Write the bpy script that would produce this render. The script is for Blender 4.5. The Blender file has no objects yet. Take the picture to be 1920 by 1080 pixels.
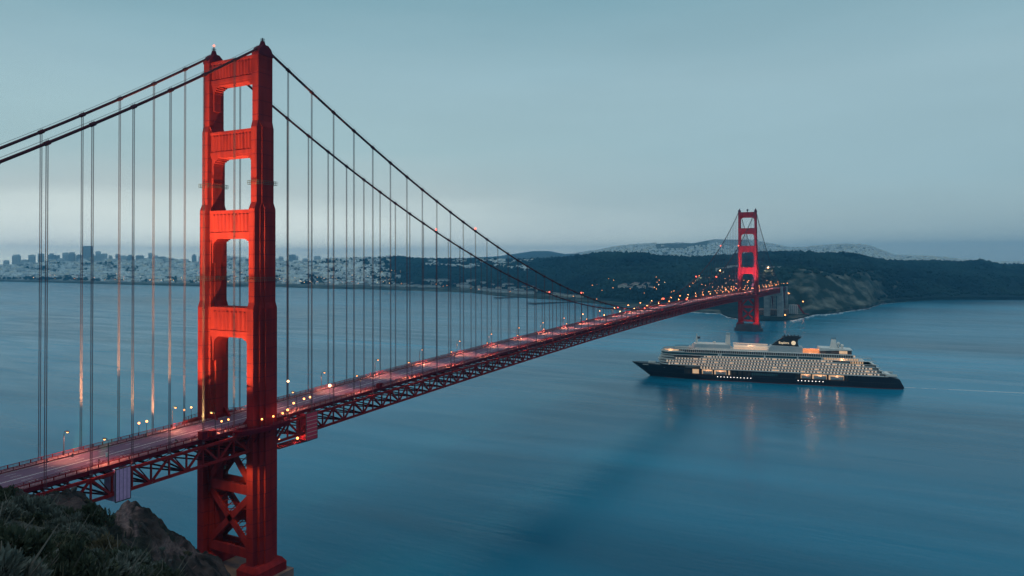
import bpy, math, random
import numpy as np
from mathutils import Vector, Matrix, noise
random.seed(7); rng = np.random.default_rng(7)
R_ = math.radians
scene = bpy.context.scene
col = scene.collection

# ------------------------------------------------------------------ camera
CAM = np.array([243.72971, -227.60307, 142.10864])
YAW, PITCH, ROLL, FPX, PPX, PPY = -0.52204, 0.01498, -0.00271, 1397.3095, 873.42051, 461.27076
_f = np.array([math.sin(YAW)*math.cos(PITCH), math.cos(YAW)*math.cos(PITCH), math.sin(PITCH)])
_r = np.array([math.cos(YAW), -math.sin(YAW), 0.0]); _u = np.cross(_r, _f)
RIGHT = _r*math.cos(ROLL)+_u*math.sin(ROLL); UP = -_r*math.sin(ROLL)+_u*math.cos(ROLL); FWD = _f
cd = bpy.data.cameras.new('camera'); cam = bpy.data.objects.new('camera', cd); col.objects.link(cam)
cam.matrix_world = Matrix(((RIGHT[0], UP[0], -FWD[0], CAM[0]), (RIGHT[1], UP[1], -FWD[1], CAM[1]), (RIGHT[2], UP[2], -FWD[2], CAM[2]), (0, 0, 0, 1)))
cd.sensor_width = 36; cd.lens = FPX/1920*36; cd.shift_x = (960-PPX)/1920; cd.shift_y = (PPY-540)/1920
cd.clip_start = 0.5; cd.clip_end = 60000
scene.camera = cam

# ------------------------------------------------------------------ world, sun, exposure
W = bpy.data.worlds.new('World'); scene.world = W; W.use_nodes = True
nt = W.node_tree; nt.nodes.clear()
def N(t, **k):
    n = nt.nodes.new(t)
    for a, b in k.items(): setattr(n, a, b)
    return n
def L(a, b): nt.links.new(a, b)
out = N('ShaderNodeOutputWorld'); bg = N('ShaderNodeBackground'); bg.inputs[1].default_value = 1.02
tc = N('ShaderNodeTexCoord'); sep = N('ShaderNodeSeparateXYZ'); L(tc.outputs['Generated'], sep.inputs[0])
def ramp(pts, src):
    r = N('ShaderNodeValToRGB'); e = r.color_ramp.elements
    while len(e) > 1: e.remove(e[0])
    e[0].position = pts[0][0]; e[0].color = (*pts[0][1], 1)
    for p_, c_ in pts[1:]:
        q = e.new(p_); q.color = (*c_, 1)
    L(src, r.inputs[0]); return r
# cloud noise bends the height at which the cloud layer changes tone
mp = N('ShaderNodeMapping'); mp.inputs['Scale'].default_value = (1.4, 1.4, 7.0); L(tc.outputs['Generated'], mp.inputs[0])
nz = N('ShaderNodeTexNoise'); nz.inputs['Scale'].default_value = 1.6; nz.inputs['Detail'].default_value = 5; nz.inputs['Roughness'].default_value = 0.5; L(mp.outputs[0], nz.inputs['Vector'])
m1 = N('ShaderNodeMath', operation='MULTIPLY_ADD'); L(nz.outputs['Fac'], m1.inputs[0]); m1.inputs[1].default_value = 0.08; m1.inputs[2].default_value = -0.04
m2 = N('ShaderNodeMath', operation='ADD'); L(m1.outputs[0], m2.inputs[0]); L(sep.outputs['Z'], m2.inputs[1])
west = ramp([(0.0, (.40, .54, .56)), (0.035, (.35, .49, .53)), (0.10, (.32, .48, .54)), (0.22, (.315, .475, .54)), (0.40, (.13, .31, .39)), (0.62, (.14, .33, .41)), (0.80, (.42, .56, .62)), (1.0, (.84, .94, .98))], m2.outputs[0])
east = ramp([(0.0, (1.16, 1.26, 1.10)), (0.03, (.86, .95, .90)), (0.08, (.51, .61, .615)), (0.14, (.37, .53, .565)), (0.24, (.325, .49, .55)), (0.40, (.13, .31, .39)), (0.62, (.14, .33, .41)), (0.80, (.42, .56, .62)), (1.0, (.84, .94, .98))], m2.outputs[0])
dot = N('ShaderNodeVectorMath', operation='DOT_PRODUCT'); L(tc.outputs['Generated'], dot.inputs[0]); dot.inputs[1].default_value = tuple(_r)
mr = N('ShaderNodeMapRange'); mr.interpolation_type = 'SMOOTHSTEP'; L(dot.outputs['Value'], mr.inputs[0]); mr.inputs[1].default_value = -0.35; mr.inputs[2].default_value = 0.62
mx = N('ShaderNodeMix', data_type='RGBA'); L(mr.outputs[0], mx.inputs[0]); L(east.outputs[0], mx.inputs[6]); L(west.outputs[0], mx.inputs[7])
nz2 = N('ShaderNodeTexNoise'); nz2.inputs['Scale'].default_value = 2.3; nz2.inputs['Detail'].default_value = 4; L(mp.outputs[0], nz2.inputs['Vector'])
m3 = N('ShaderNodeMapRange'); L(nz2.outputs['Fac'], m3.inputs[0]); m3.inputs[1].default_value = .3; m3.inputs[2].default_value = .7; m3.inputs[3].default_value = .97; m3.inputs[4].default_value = 1.03
mul = N('ShaderNodeMix', data_type='RGBA', blend_type='MULTIPLY'); mul.inputs[0].default_value = 1; L(mx.outputs[2], mul.inputs[6]); L(m3.outputs[0], mul.inputs[7])
sky = N('ShaderNodeTexSky'); sky.sky_type = 'NISHITA'; sky.sun_disc = False; sky.sun_elevation = R_(3); sky.sun_rotation = R_(60)
add = N('ShaderNodeMix', data_type='RGBA', blend_type='ADD'); add.inputs[0].default_value = 0.006; L(mul.outputs[2], add.inputs[6]); L(sky.outputs[0], add.inputs[7])
L(add.outputs[2], bg.inputs[0]); L(bg.outputs[0], out.inputs[0])
sd = bpy.data.lights.new('sun', 'SUN'); sd.energy = 0.12; sd.angle = R_(25); sd.color = (1, .93, .86)
sun = bpy.data.objects.new('sun', sd); col.objects.link(sun); sun.rotation_euler = Vector((0.55, 0.6, -0.7)).to_track_quat('-Z', 'Y').to_euler()
scene.view_settings.view_transform = 'Standard'; scene.view_settings.look = 'None'; scene.view_settings.exposure = 0; scene.view_settings.gamma = 1
cy = scene.cycles
cy.use_denoising = True
try: cy.denoiser = 'OPENIMAGEDENOISE'
except Exception: pass
cy.max_bounces = 6; cy.diffuse_bounces = 2; cy.glossy_bounces = 3; cy.volume_bounces = 0; cy.transparent_max_bounces = 24
cy.sample_clamp_indirect = 3; cy.sample_clamp_direct = 0; cy.use_light_tree = True

# ------------------------------------------------------------------ helpers
def ray(x, y): return FWD+(x-PPX)/FPX*RIGHT-(y-PPY)/FPX*UP
def pt(x, y, D): return CAM+D*ray(x, y)                       # a point D metres ahead of the viewpoint
def mat(name, c, rough=.7, c2=None, scale=1., metal=0., bump=0., stretch=(1, 1, 1), detail=4, emit=None, es=0., spec=.5, space='Object', lo=.35, hi=.65, bscale=None):
    m = bpy.data.materials.new(name); m.use_nodes = True; t = m.node_tree; b = t.nodes['Principled BSDF']
    b.inputs['Base Color'].default_value = (*c, 1); b.inputs['Roughness'].default_value = rough; b.inputs['Metallic'].default_value = metal
    b.inputs['Specular IOR Level'].default_value = spec
    if emit: b.inputs['Emission Color'].default_value = (*emit, 1); b.inputs['Emission Strength'].default_value = es
    if c2 or bump:
        tcn = t.nodes.new('ShaderNodeTexCoord'); mpn = t.nodes.new('ShaderNodeMapping'); mpn.inputs['Scale'].default_value = stretch
        t.links.new(tcn.outputs[space], mpn.inputs[0])
        n = t.nodes.new('ShaderNodeTexNoise'); n.inputs['Scale'].default_value = scale; n.inputs['Detail'].default_value = detail; t.links.new(mpn.outputs[0], n.inputs['Vector'])
        if c2:
            r = t.nodes.new('ShaderNodeValToRGB'); r.color_ramp.elements[0].position = lo; r.color_ramp.elements[1].position = hi
            r.color_ramp.elements[0].color = (*c, 1); r.color_ramp.elements[1].color = (*c2, 1)
            t.links.new(n.outputs['Fac'], r.inputs[0]); t.links.new(r.outputs[0], b.inputs['Base Color'])
        if bump:
            n2 = n
            if bscale:
                n2 = t.nodes.new('ShaderNodeTexNoise'); n2.inputs['Scale'].default_value = bscale; n2.inputs['Detail'].default_value = 6; t.links.new(mpn.outputs[0], n2.inputs['Vector'])
            bp = t.nodes.new('ShaderNodeBump'); bp.inputs['Strength'].default_value = 1; bp.inputs['Distance'].default_value = bump
            t.links.new(n2.outputs['Fac'], bp.inputs['Height']); t.links.new(bp.outputs[0], b.inputs['Normal'])
    return m
class MB:
    def __init__(s): s.v = []; s.f = []; s.n = 0; s.mi = []
    def add(s, v, f, mi=0):
        s.v.extend(v); n = s.n; s.f.extend([tuple(i+n for i in q) for q in f]); s.mi.extend([mi]*len(f)); s.n += len(v); return s
    def box(s, x0, x1, y0, y1, z0, z1, mi=0):
        return s.add([(x0, y0, z0), (x1, y0, z0), (x1, y1, z0), (x0, y1, z0), (x0, y0, z1), (x1, y0, z1), (x1, y1, z1), (x0, y1, z1)],
                     [(0, 3, 2, 1), (4, 5, 6, 7), (0, 1, 5, 4), (1, 2, 6, 5), (2, 3, 7, 6), (3, 0, 4, 7)], mi)
    def beam(s, a, b, w, h=None, mi=0):
        a = np.array(a, float); b = np.array(b, float); d = b-a; l = np.linalg.norm(d)
        if l < 1e-6: return s
        d /= l; h = h or w; up = np.array([0, 0, 1.]) if abs(d[2]) < .95 else np.array([1., 0, 0])
        r = np.cross(d, up); r /= np.linalg.norm(r); u = np.cross(r, d); vs = []
        for p_ in (a, b):
            for i, j in ((-1, -1), (1, -1), (1, 1), (-1, 1)): vs.append(tuple(p_+r*i*w/2+u*j*h/2))
        return s.add(vs, [(0, 1, 2, 3), (7, 6, 5, 4), (0, 4, 5, 1), (1, 5, 6, 2), (2, 6, 7, 3), (3, 7, 4, 0)], mi)
    def tube(s, pts, r, n=8, mi=0):
        pts = [np.array(q, float) for q in pts]; k = len(pts); vs = []
        rr = r if hasattr(r, '__len__') else [r]*k
        for i, q in enumerate(pts):
            d = pts[min(i+1, k-1)]-pts[max(i-1, 0)]; d /= np.linalg.norm(d)
            a = np.array([0, 0, 1.]) if abs(d[2]) < .9 else np.array([1., 0, 0]); e = np.cross(d, a); e /= np.linalg.norm(e); g = np.cross(e, d)
            for j in range(n):
                t = 2*math.pi*j/n; vs.append(tuple(q+(e*math.cos(t)+g*math.sin(t))*rr[i]))
        fs = []
        for i in range(k-1):
            for j in range(n): fs.append((i*n+j, i*n+(j+1) % n, (i+1)*n+(j+1) % n, (i+1)*n+j))
        fs.append(tuple(range(n))[::-1]); fs.append(tuple((k-1)*n+j for j in range(n)))
        return s.add(vs, fs, mi)
    def prism(s, poly, z0, z1, mi=0, taper=None):
        n = len(poly); top = taper or poly
        vs = [(x, y, z0) for x, y in poly]+[(x, y, z1) for x, y in top]
        fs = [tuple(range(n))[::-1], tuple(range(n, 2*n))]+[(i, (i+1) % n, n+(i+1) % n, n+i) for i in range(n)]
        return s.add(vs, fs, mi)
    def extr(s, poly, axis, a0, a1, mi=0):        # polygon in a vertical plane, pushed along axis 0 or 1
        n = len(poly); vs = []
        for a in (a0, a1):
            for u, z in poly: vs.append((a, u, z) if axis == 0 else (u, a, z))
        fs = [tuple(range(n)), tuple(range(n, 2*n))[::-1]]+[(i, n+i, n+(i+1) % n, (i+1) % n) for i in range(n)]
        return s.add(vs, fs, mi)
    def ball(s, c, r, seg=8, rings=6, mi=0, sz=1.):
        vs = [(c[0], c[1], c[2]-r*sz)]
        for i in range(1, rings):
            ph = math.pi*i/rings
            for j in range(seg):
                t = 2*math.pi*j/seg; vs.append((c[0]+r*math.sin(ph)*math.cos(t), c[1]+r*math.sin(ph)*math.sin(t), c[2]-r*sz*math.cos(ph)))
        vs.append((c[0], c[1], c[2]+r*sz)); fs = []
        for j in range(seg): fs.append((0, 1+(j+1) % seg, 1+j)); fs.append((len(vs)-1, 1+(rings-2)*seg+j, 1+(rings-2)*seg+(j+1) % seg))
        for i in range(rings-2):
            for j in range(seg): a = 1+i*seg; fs.append((a+j, a+(j+1) % seg, a+seg+(j+1) % seg, a+seg+j))
        return s.add(vs, fs, mi)
    def build(s, name, m, parent=None, smooth=False):
        me = bpy.data.meshes.new(name); me.from_pydata([tuple(map(float, q)) for q in s.v], [], s.f)
        for k in (m if isinstance(m, (list, tuple)) else [m]): me.materials.append(k)
        if any(s.mi): me.polygons.foreach_set('material_index', s.mi)
        if smooth: me.polygons.foreach_set('use_smooth', [True]*len(s.f))
        me.update(); o = bpy.data.objects.new(name, me); col.objects.link(o)
        if parent: o.parent = parent
        return o
def tag(o, label=None, cat=None, group=None, kind=None):
    if label: o['label'] = label
    if cat: o['category'] = cat
    if group: o['group'] = group
    if kind: o['kind'] = kind
    return o
def empty(name, loc=(0, 0, 0), rz=0):
    o = bpy.data.objects.new(name, None); o.location = loc; o.rotation_euler = (0, 0, rz); col.objects.link(o); return o
def copy_tree(o, parent=None):
    c = o.copy(); col.objects.link(c)
    if parent: c.parent = parent
    for ch in list(o.children): copy_tree(ch, c)
    return c
def fast_mesh(name, V, F, m, smooth=False):       # V (n,3), F (k,3|4) arrays
    me = bpy.data.meshes.new(name); V = np.asarray(V, np.float32); F = np.asarray(F, np.int32); k = F.shape[1]
    me.vertices.add(len(V)); me.vertices.foreach_set('co', V.ravel()); me.loops.add(F.size); me.loops.foreach_set('vertex_index', F.ravel())
    me.polygons.add(len(F)); me.polygons.foreach_set('loop_start', np.arange(0, F.size, k, dtype=np.int32)); me.polygons.foreach_set('loop_total', np.full(len(F), k, np.int32))
    me.polygons.foreach_set('use_smooth', np.full(len(F), smooth)); 
    for q in (m if isinstance(m, (list, tuple)) else [m]): me.materials.append(q)
    me.update(calc_edges=True); me.validate(); o = bpy.data.objects.new(name, me); col.objects.link(o); return o

# ------------------------------------------------------------------ materials
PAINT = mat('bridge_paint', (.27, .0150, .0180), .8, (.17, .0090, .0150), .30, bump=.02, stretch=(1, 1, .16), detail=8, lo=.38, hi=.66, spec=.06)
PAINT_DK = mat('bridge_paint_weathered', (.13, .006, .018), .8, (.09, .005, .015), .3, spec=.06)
CABLE = mat('cable_paint', (.07, .008, .016), .7, (.05, .006, .012), .3, spec=.15)
ROPE = mat('suspender_wire', (.095, .036, .055), .6, (.08, .028, .045), .05, spec=.3)
CONC = mat('pier_concrete', (.11, .07, .085), .9, (.06, .05, .06), .08, bump=.1, stretch=(1, 1, .4), lo=.3, hi=.7)
ASPH = mat('bridge_asphalt', (.09, .036, .078), .75, (.15, .062, .115), 1.0, stretch=(1.3, .012, 1), detail=6, spec=.4)
WALK = mat('sidewalk_concrete', (.30, .15, .18), .8, (.21, .11, .14), .6)
WHITE = mat('white_line_paint', (.75, .72, .68), .7)
STEELDK = mat('dark_steel', (.03, .025, .03), .6, (.05, .04, .045), 2.)
def emat(name, c, s): return mat(name, (0, 0, 0), .5, emit=c, es=s)
BULB = emat('sodium_bulb', (1., .34, .09), 6.5)
BULBF = emat('sodium_bulb_far', (1., .34, .10), 32.)
BULB2 = emat('warm_white_bulb', (1., .60, .28), 9.)
REDL = emat('red_beacon', (1., .12, .07), 5.)
HW = 14.62207; P = 15.24
def road(y):
    if y < 0: return 72.9+.0135*y
    if y <= 1280: return 72.9+7.6*(1-((y-640)/640)**2)
    return 72.9-.0135*(y-1280)
ZT, ZL = 230.97, 83.07
def cable_z(y):
    if 0 <= y <= 1280: return ZL+(ZT-ZL)*((y-640)/640)**2
    s = y if y < 0 else 1280-y
    return ZT+.62309*s+.00049*s*s

# ------------------------------------------------------------------ the sea
wm = bpy.data.materials.new('sea_water'); wm.use_nodes = True; nt = wm.node_tree; b = nt.nodes['Principled BSDF']
tc = N('ShaderNodeTexCoord')
def wn(sx, sy, rot, detail, dist=0.):
    m_ = N('ShaderNodeMapping'); m_.inputs['Scale'].default_value = (sx, sy, 1); m_.inputs['Rotation'].default_value = (0, 0, rot); L(tc.outputs['Object'], m_.inputs[0])
    n_ = N('ShaderNodeTexNoise'); n_.inputs['Scale'].default_value = 1; n_.inputs['Detail'].default_value = detail; n_.inputs['Distortion'].default_value = dist; L(m_.outputs[0], n_.inputs['Vector']); return n_
big = wn(.0011, .0036, R_(-22), 4, .6); streak = wn(.006, .035, R_(-28), 5, .4); fine = wn(.09, .35, R_(-28), 5); 
cr = N('ShaderNodeValToRGB'); cr.color_ramp.elements[0].position = .33; cr.color_ramp.elements[1].position = .68
cr.color_ramp.elements[0].color = (.001, .085, .155, 1); cr.color_ramp.elements[1].color = (.002, .24, .39, 1)
L(big.outputs['Fac'], cr.inputs[0]); L(cr.outputs[0], b.inputs['Base Color'])
rg = N('ShaderNodeMapRange'); L(streak.outputs['Fac'], rg.inputs[0]); rg.inputs[1].default_value = .3; rg.inputs[2].default_value = .7; rg.inputs[3].default_value = .17; rg.inputs[4].default_value = .27
L(rg.outputs[0], b.inputs['Roughness']); b.inputs['IOR'].default_value = 1.26
h1 = N('ShaderNodeMath', operation='MULTIPLY'); L(streak.outputs['Fac'], h1.inputs[0]); h1.inputs[1].default_value = .45
h2 = N('ShaderNodeMath', operation='MULTIPLY_ADD'); L(fine.outputs['Fac'], h2.inputs[0]); h2.inputs[1].default_value = .10; L(h1.outputs[0], h2.inputs[2])
bp = N('ShaderNodeBump'); bp.inputs['Strength'].default_value = 1; bp.inputs['Distance'].default_value = 1; L(h2.outputs[0], bp.inputs['Height']); L(bp.outputs[0], b.inputs['Normal'])
sea = MB().add([(-11000, -5000, 0), (11000, -5000, 0), (11000, 12500, 0), (-11000, 12500, 0)], [(0, 1, 2, 3)]).build('sea', wm); tag(sea, kind='structure')

# ------------------------------------------------------------------ the bridge
bridge = tag(empty('suspension_bridge', (0, 0, 0)), 'long red suspension bridge with two tall towers crossing the strait', 'bridge')
SEC = [  # z0, z1, plan steps (half width x, half length y)
 (11, 70.5, [(1.8, 6.9), (3.0, 4.3), (4.0, 2.0)]),
 (70.5, 121, [(1.8, 6.8), (3.0, 4.2), (4.0, 1.9)]),
 (121, 162.5, [(1.65, 6.0), (2.4, 3.5), (3.1, 1.6)]),
 (162.5, 196.5, [(1.7, 4.8), (2.45, 2.5)]),
 (196.5, 226.5, [(1.75, 4.0)])]
def plus_poly(steps, cx, cyy):
    q = []                     # first quadrant, from +y going to +x
    for i, (a, b_) in enumerate(steps):
        q.append((a, b_))
        if i+1 < len(steps): q.append((a, steps[i+1][1]))
    pts = [(x, y) for x, y in q]
    pts += [(x, -y) for x, y in reversed(q)]; pts += [(-x, -y) for x, y in q]; pts += [(-x, y) for x, y in reversed(q)]
    return [(cx+x, cyy+y) for x, y in pts][::-1]
def tower(y0, near):
    for sx in (1, -1):
        cx = sx*HW; m = MB()
        for i, (z0, z1, st) in enumerate(SEC):
            if i:
                pz = SEC[i-1][2]; small = (st+[st[-1]]*3)[:len(pz)]
                m.prism(plus_poly(pz, cx, y0), z0-.01, z0+2.6, taper=plus_poly(small, cx, y0))
            m.prism(plus_poly(st, cx, y0), z0 if i == 0 else z0+2.4, z1)
        leg = m.build('tower_leg', PAINT, bridge); m = MB()
        for i, (z0, z1, st) in enumerate(SEC):
            z = z0+5
            while z < z1-1: m.prism(plus_poly([(a+.03, b_+.03) for a, b_ in st], cx, y0), z, z+.22); z += 5.8
        tag(m.build('plate_seams', PAINT_DK, leg), kind='stuff')
        # cable housing and finial
        h = MB(); h.extr([(y0-4.2, 226.5), (y0+4.2, 226.5), (y0+4.2, 227.6), (y0+2.9, 229.8), (y0+1.3, 231.0), (y0-1.3, 231.0), (y0-2.9, 229.8), (y0-4.2, 227.6)], 0, cx-2.0, cx+2.0)
        h.tube([(cx, y0, 231.0), (cx, y0, 231.3), (cx, y0, 232.9)], [1.5, 1.3, .85], 8); h.build('saddle_housing', PAINT_DK, leg)
        fl = MB(); fl.tube([(cx, y0, 232.9), (cx, y0, 234.3)], .3, 6)
        for zz in (233.1, 233.8):
            for a in range(8):
                t0, t1 = a*math.pi/4, (a+1)*math.pi/4; fl.beam((cx+.95*math.cos(t0), y0+.95*math.sin(t0), zz), (cx+.95*math.cos(t1), y0+.95*math.sin(t1), zz), .09)
        for a in range(4): fl.beam((cx, y0, 232.9), (cx+.95*math.cos(a*math.pi/2), y0+.95*math.sin(a*math.pi/2), 233.9), .08)
        fl.build('finial_railing', STEELDK, leg)
        # fluted cap at the head of the leg
        c = MB()
        for k in range(5): x = cx-1.3+k*.65; c.box(x-.16, x+.16, y0-4.12, y0-4.0, 219.5, 226.2)
        for k in range(9): yy = y0-3.2+k*.8; c.box(cx+sx*1.75 if sx > 0 else cx-1.87, cx+1.87 if sx > 0 else cx-1.75, yy-.18, yy+.18, 221, 226.2)
        c.build('cap_fluting', PAINT, leg)
        # inspection galleries
        for zz, (a, b_) in ((172.6, (1.7, 4.8)), (132.5, (1.65, 6.0))):
            g = MB(); e = .55; x0, x1, ya, yb = cx-max(a, 2.6)-e, cx+max(a, 2.6)+e, y0-b_-e, y0+b_+e
            for k in range(3):
                z = zz+k*.75
                for p_, q in (((x0, ya, z), (x1, ya, z)), ((x1, ya, z), (x1, yb, z)), ((x1, yb, z), (x0, yb, z)), ((x0, yb, z), (x0, ya, z))): g.beam(p_, q, .13)
            for k in range(12): yy = ya+(yb-ya)*k/11; g.beam((x1, yy, zz), (x1, yy, zz+1.5), .1); g.beam((x0, yy, zz), (x0, yy, zz+1.5), .1)
            g.build('inspection_gallery', STEELDK, leg)
        pl = MB()
        pl.prism([(cx-5.6, y0-8.6), (cx+5.6, y0-8.6), (cx+5.6, y0+8.6), (cx-5.6, y0+8.6)], 8, 14.4)
        pl.prism([(cx-5.6, y0-8.6), (cx+5.6, y0-8.6), (cx+5.6, y0+8.6), (cx-5.6, y0+8.6)], 14.4, 16.4, taper=[(cx-4.2, y0-7.2), (cx+4.2, y0-7.2), (cx+4.2, y0+7.2), (cx-4.2, y0+7.2)])
        pl.build('leg_plinth', PAINT, leg)
    # portal struts with fluted panels and stepped haunches
    for zb, zt_, a, b_, nf in ((216.3, 227.0, 1.75, 2.6, 13), (185.0, 196.2, 2.2, 3.2, 12), (150.3, 162.3, 2.6, 3.8, 10), (108.6, 121.2, 3.4, 4.2, 8)):
        m = MB(); x1 = HW-a+.3
        m.box(-x1, x1, y0-b_, y0+b_, zb+1.6, zt_-1.0)
        m.box(-x1, x1, y0-b_-.45, y0+b_+.45, zt_-1.0, zt_)                 # top cornice
        m.box(-x1, x1, y0-b_-.25, y0+b_+.25, zb+1.0, zb+2.6)
        m.box(-x1, x1, y0-b_-.02, y0+b_+.02, zb, zb+1.0)
        st = m.build('portal_strut', PAINT, bridge)
        w = 2*x1/(nf+1.2)
        for sy in (-1, 1):
            fl = MB()
            for k in range(nf):
                xc = -x1+w*(k+1.1)
                ya, yb = (y0-b_-.42, y0-b_) if sy < 0 else (y0+b_, y0+b_+.42)
                fl.prism([(xc-w*.34, ya if sy > 0 else yb), (xc+w*.34, ya if sy > 0 else yb), (xc+w*.12, yb if sy > 0 else ya), (xc-w*.12, yb if sy > 0 else ya)], zb+3.1, zt_-2.0)
            fl.build('strut_fluting', PAINT, st)
        for sx in (-1, 1):
            hh = MB()
            for k, (dx, dz) in enumerate(((3.9, .5), (2.9, 1.1), (1.9, 1.9), (1.1, 2.9), (.78, 6.5), (.62, 10.5))):
                xa = sx*(x1-.35); xb = sx*(x1-.3-dx); hh.box(min(xa, xb), max(xa, xb), y0-b_+.15+k*.12, y0+b_-.15-k*.12, zb-dz, zb+.02)
            hh.build('strut_haunch', PAINT, st)
    # cross bracing under the deck
    x1 = HW-2.4
    def brace(xa, za, xb, zb, wd, nm='cross_brace'):
        m = MB(); m.beam((xa, y0-3.6, za), (xb, y0-3.6, zb), 1.0, wd); m.beam((xa, y0+3.6, za), (xb, y0+3.6, zb), 1.0, wd)
        n = 14
        for k in range(n):
            t0, t1 = k/n, (k+1)/n; A = (xa+(xb-xa)*t0, y0-3.6, za+(zb-za)*t0); B = (xa+(xb-xa)*t1, y0+3.6, za+(zb-za)*t1)
            m.beam(A, B, .3); m.beam((A[0], y0+3.6, A[2]), (B[0], y0-3.6, B[2]), .3)
        return m.build(nm, PAINT, bridge)
    brace(-x1, 48.0, x1, 76.0, 2.6); brace(x1, 48.0, -x1, 76.0, 2.6); brace(-x1, 45.7, x1, 45.7, 4.0, 'horizontal_brace')
    brace(-x1, 21.5, x1, 43.7, 2.6); brace(x1, 21.5, -x1, 43.7, 2.6); brace(-x1, 19.6, x1, 19.6, 3.8, 'horizontal_brace')
    m = MB(); m.box(-2.6, 2.6, y0-3.9, y0+3.9, 60, 64); m.build('gusset_plate', PAINT, bridge); m = MB(); m.box(-2.4, 2.4, y0-3.9, y0+3.9, 30.8, 34.4); m.build('gusset_plate', PAINT, bridge)
    # curved walkway round each leg
    for sx in (1, -1):
        m = MB(); n = 20; zz = road(y0)
        prev = None
        for k in range(n+1):
            t = math.pi*k/n; o_ = (sx*(HW-1+7.2*math.sin(t)**.8 if math.sin(t) > 0 else HW-1), y0-15*math.cos(t)); 
            if prev:
                m.beam((prev[0], prev[1], zz-.9), (o_[0], o_[1], zz-.9), .5, 1.7); m.beam((prev[0]-sx*1.4, prev[1], zz-.1), (o_[0]-sx*1.4, o_[1], zz-.1), 2.8, .3)
                m.beam((prev[0], prev[1], zz+1.25), (o_[0], o_[1], zz+1.25), .16); m.beam((prev[0], prev[1], zz+.6), (o_[0], o_[1], zz+.6), .1); m.beam((o_[0], o_[1], zz), (o_[0], o_[1], zz+1.3), .14)
            prev = o_
        for dy in (-11, -6, 0, 6, 11): m.beam((sx*(HW+2), y0+dy, zz-6), (sx*(HW+5), y0+dy, zz-1.6), .5)
        m.build('tower_walkway', PAINT_DK, bridge)
tower(0, True); tower(1280, False)

# main cables
YS = -343-60
for sx in (1, -1):
    ys = list(np.linspace(-400, 0, 42))+list(np.linspace(0, 1280, 130))[1:]+list(np.linspace(1280, 1640, 30))[1:]
    m = MB(); m.tube([(sx*HW, y, cable_z(y)) for y in ys], .52, 8); c = m.build('main_cable', CABLE, bridge, True)
    h = MB()
    for dx in (-.55, .55): h.tube([(sx*HW+dx, y, cable_z(y)+1.25) for y in ys], .035, 4)
    h.build('hand_rope', STEELDK, c)
    rest = MB()
    for n in range(-22, 107):
        y = n*P
        if n in (0, 84): continue
        z = cable_z(y); d = np.array([0, 1., (cable_z(y+1)-cable_z(y-1))/2]); d /= np.linalg.norm(d); q = np.array([sx*HW, y, z])
        k = MB() if -8 < n < 40 else rest
        k.tube([q-d*1.0, q-d*.95, q+d*.95, q+d*1.0], [.6, .74, .74, .6], 8)
        k.beam(q+np.array([-.55, 0, .2]), q+np.array([-.55, 0, 1.3]), .07); k.beam(q+np.array([.55, 0, .2]), q+np.array([.55, 0, 1.3]), .07)
        if k is not rest: k.build('cable_band', CABLE, c)
    tag(rest.build('cable_band', CABLE, c), kind='stuff')
# suspenders: the hundred that show largest are parts of their own
sus = []
for n in range(-22, 107):
    if n in (0, 84): continue
    for sx in (1, -1):
        y = n*P; d = np.array([sx*HW, y, 100])-CAM; sus.append((float(d@FWD) if n > -8 else 9e9, n, sx))
sus.sort(); rest = MB()
for i, (_, n, sx) in enumerate(sus):
    y = n*P; zt_ = cable_z(y)-.3; zb = road(y)-1.5
    if zt_ < zb+1: continue
    k = MB() if i < 100 else rest
    for dy in (-.30, .30):
        for dx in (-.16, .16): k.beam((sx*HW+dx, y+dy, zb), (sx*HW+dx, y+dy, zt_), .09)
    k.box(sx*HW-.3, sx*HW+.3, y-.45, y+.45, zb+.2, zb+.9)
    if k is not rest: k.build('suspender', ROPE, bridge)
tag(rest.build('suspender', ROPE, bridge), kind='stuff')

# deck
Y0, Y1 = -343., 1745.
def ystep(a, b_, st):
    n = max(1, int(round((b_-a)/st))); return [a+(b_-a)*i/n for i in range(n+1)]
def ribbon(name, x0, x1, top, thick, m, parent=bridge, st=P, a=Y0, b_=Y1):
    k = MB(); ys = ystep(a, b_, st); vs = []
    for y in ys:
        z = road(y)+top; vs += [(x0, y, z-thick), (x1, y, z-thick), (x1, y, z), (x0, y, z)]
    fs = []
    for i in range(len(ys)-1):
        o_ = i*4
        for j in range(4): fs.append((o_+j, o_+4+j, o_+4+(j+1) % 4, o_+(j+1) % 4))
    fs.append((3, 2, 1, 0)); e = (len(ys)-1)*4; fs.append((e, e+1, e+2, e+3)); k.add(vs, fs)
    return k.build(name, m, parent)
rw = ribbon('roadway', -9.45, 9.45, 0, .5, ASPH)
for x in (-6.3, -3.15, 3.15, 6.3):
    k = MB(); y = Y0
    while y < Y1:
        z = road(y+1.8)+.006; k.add([(x-.07, y, road(y)+.008), (x+.07, y, road(y)+.008), (x+.07, y+3.6, road(y+3.6)+.008), (x-.07, y+3.6, road(y+3.6)+.008)], [(0, 1, 2, 3)]); y += 10.9
    tag(k.build('lane_line', WHITE, rw), kind='stuff')
for x in (-9.1, 9.1, -.12, .12): ribbon('edge_line', x-.06, x+.06, .012, .01, WHITE, rw)
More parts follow.
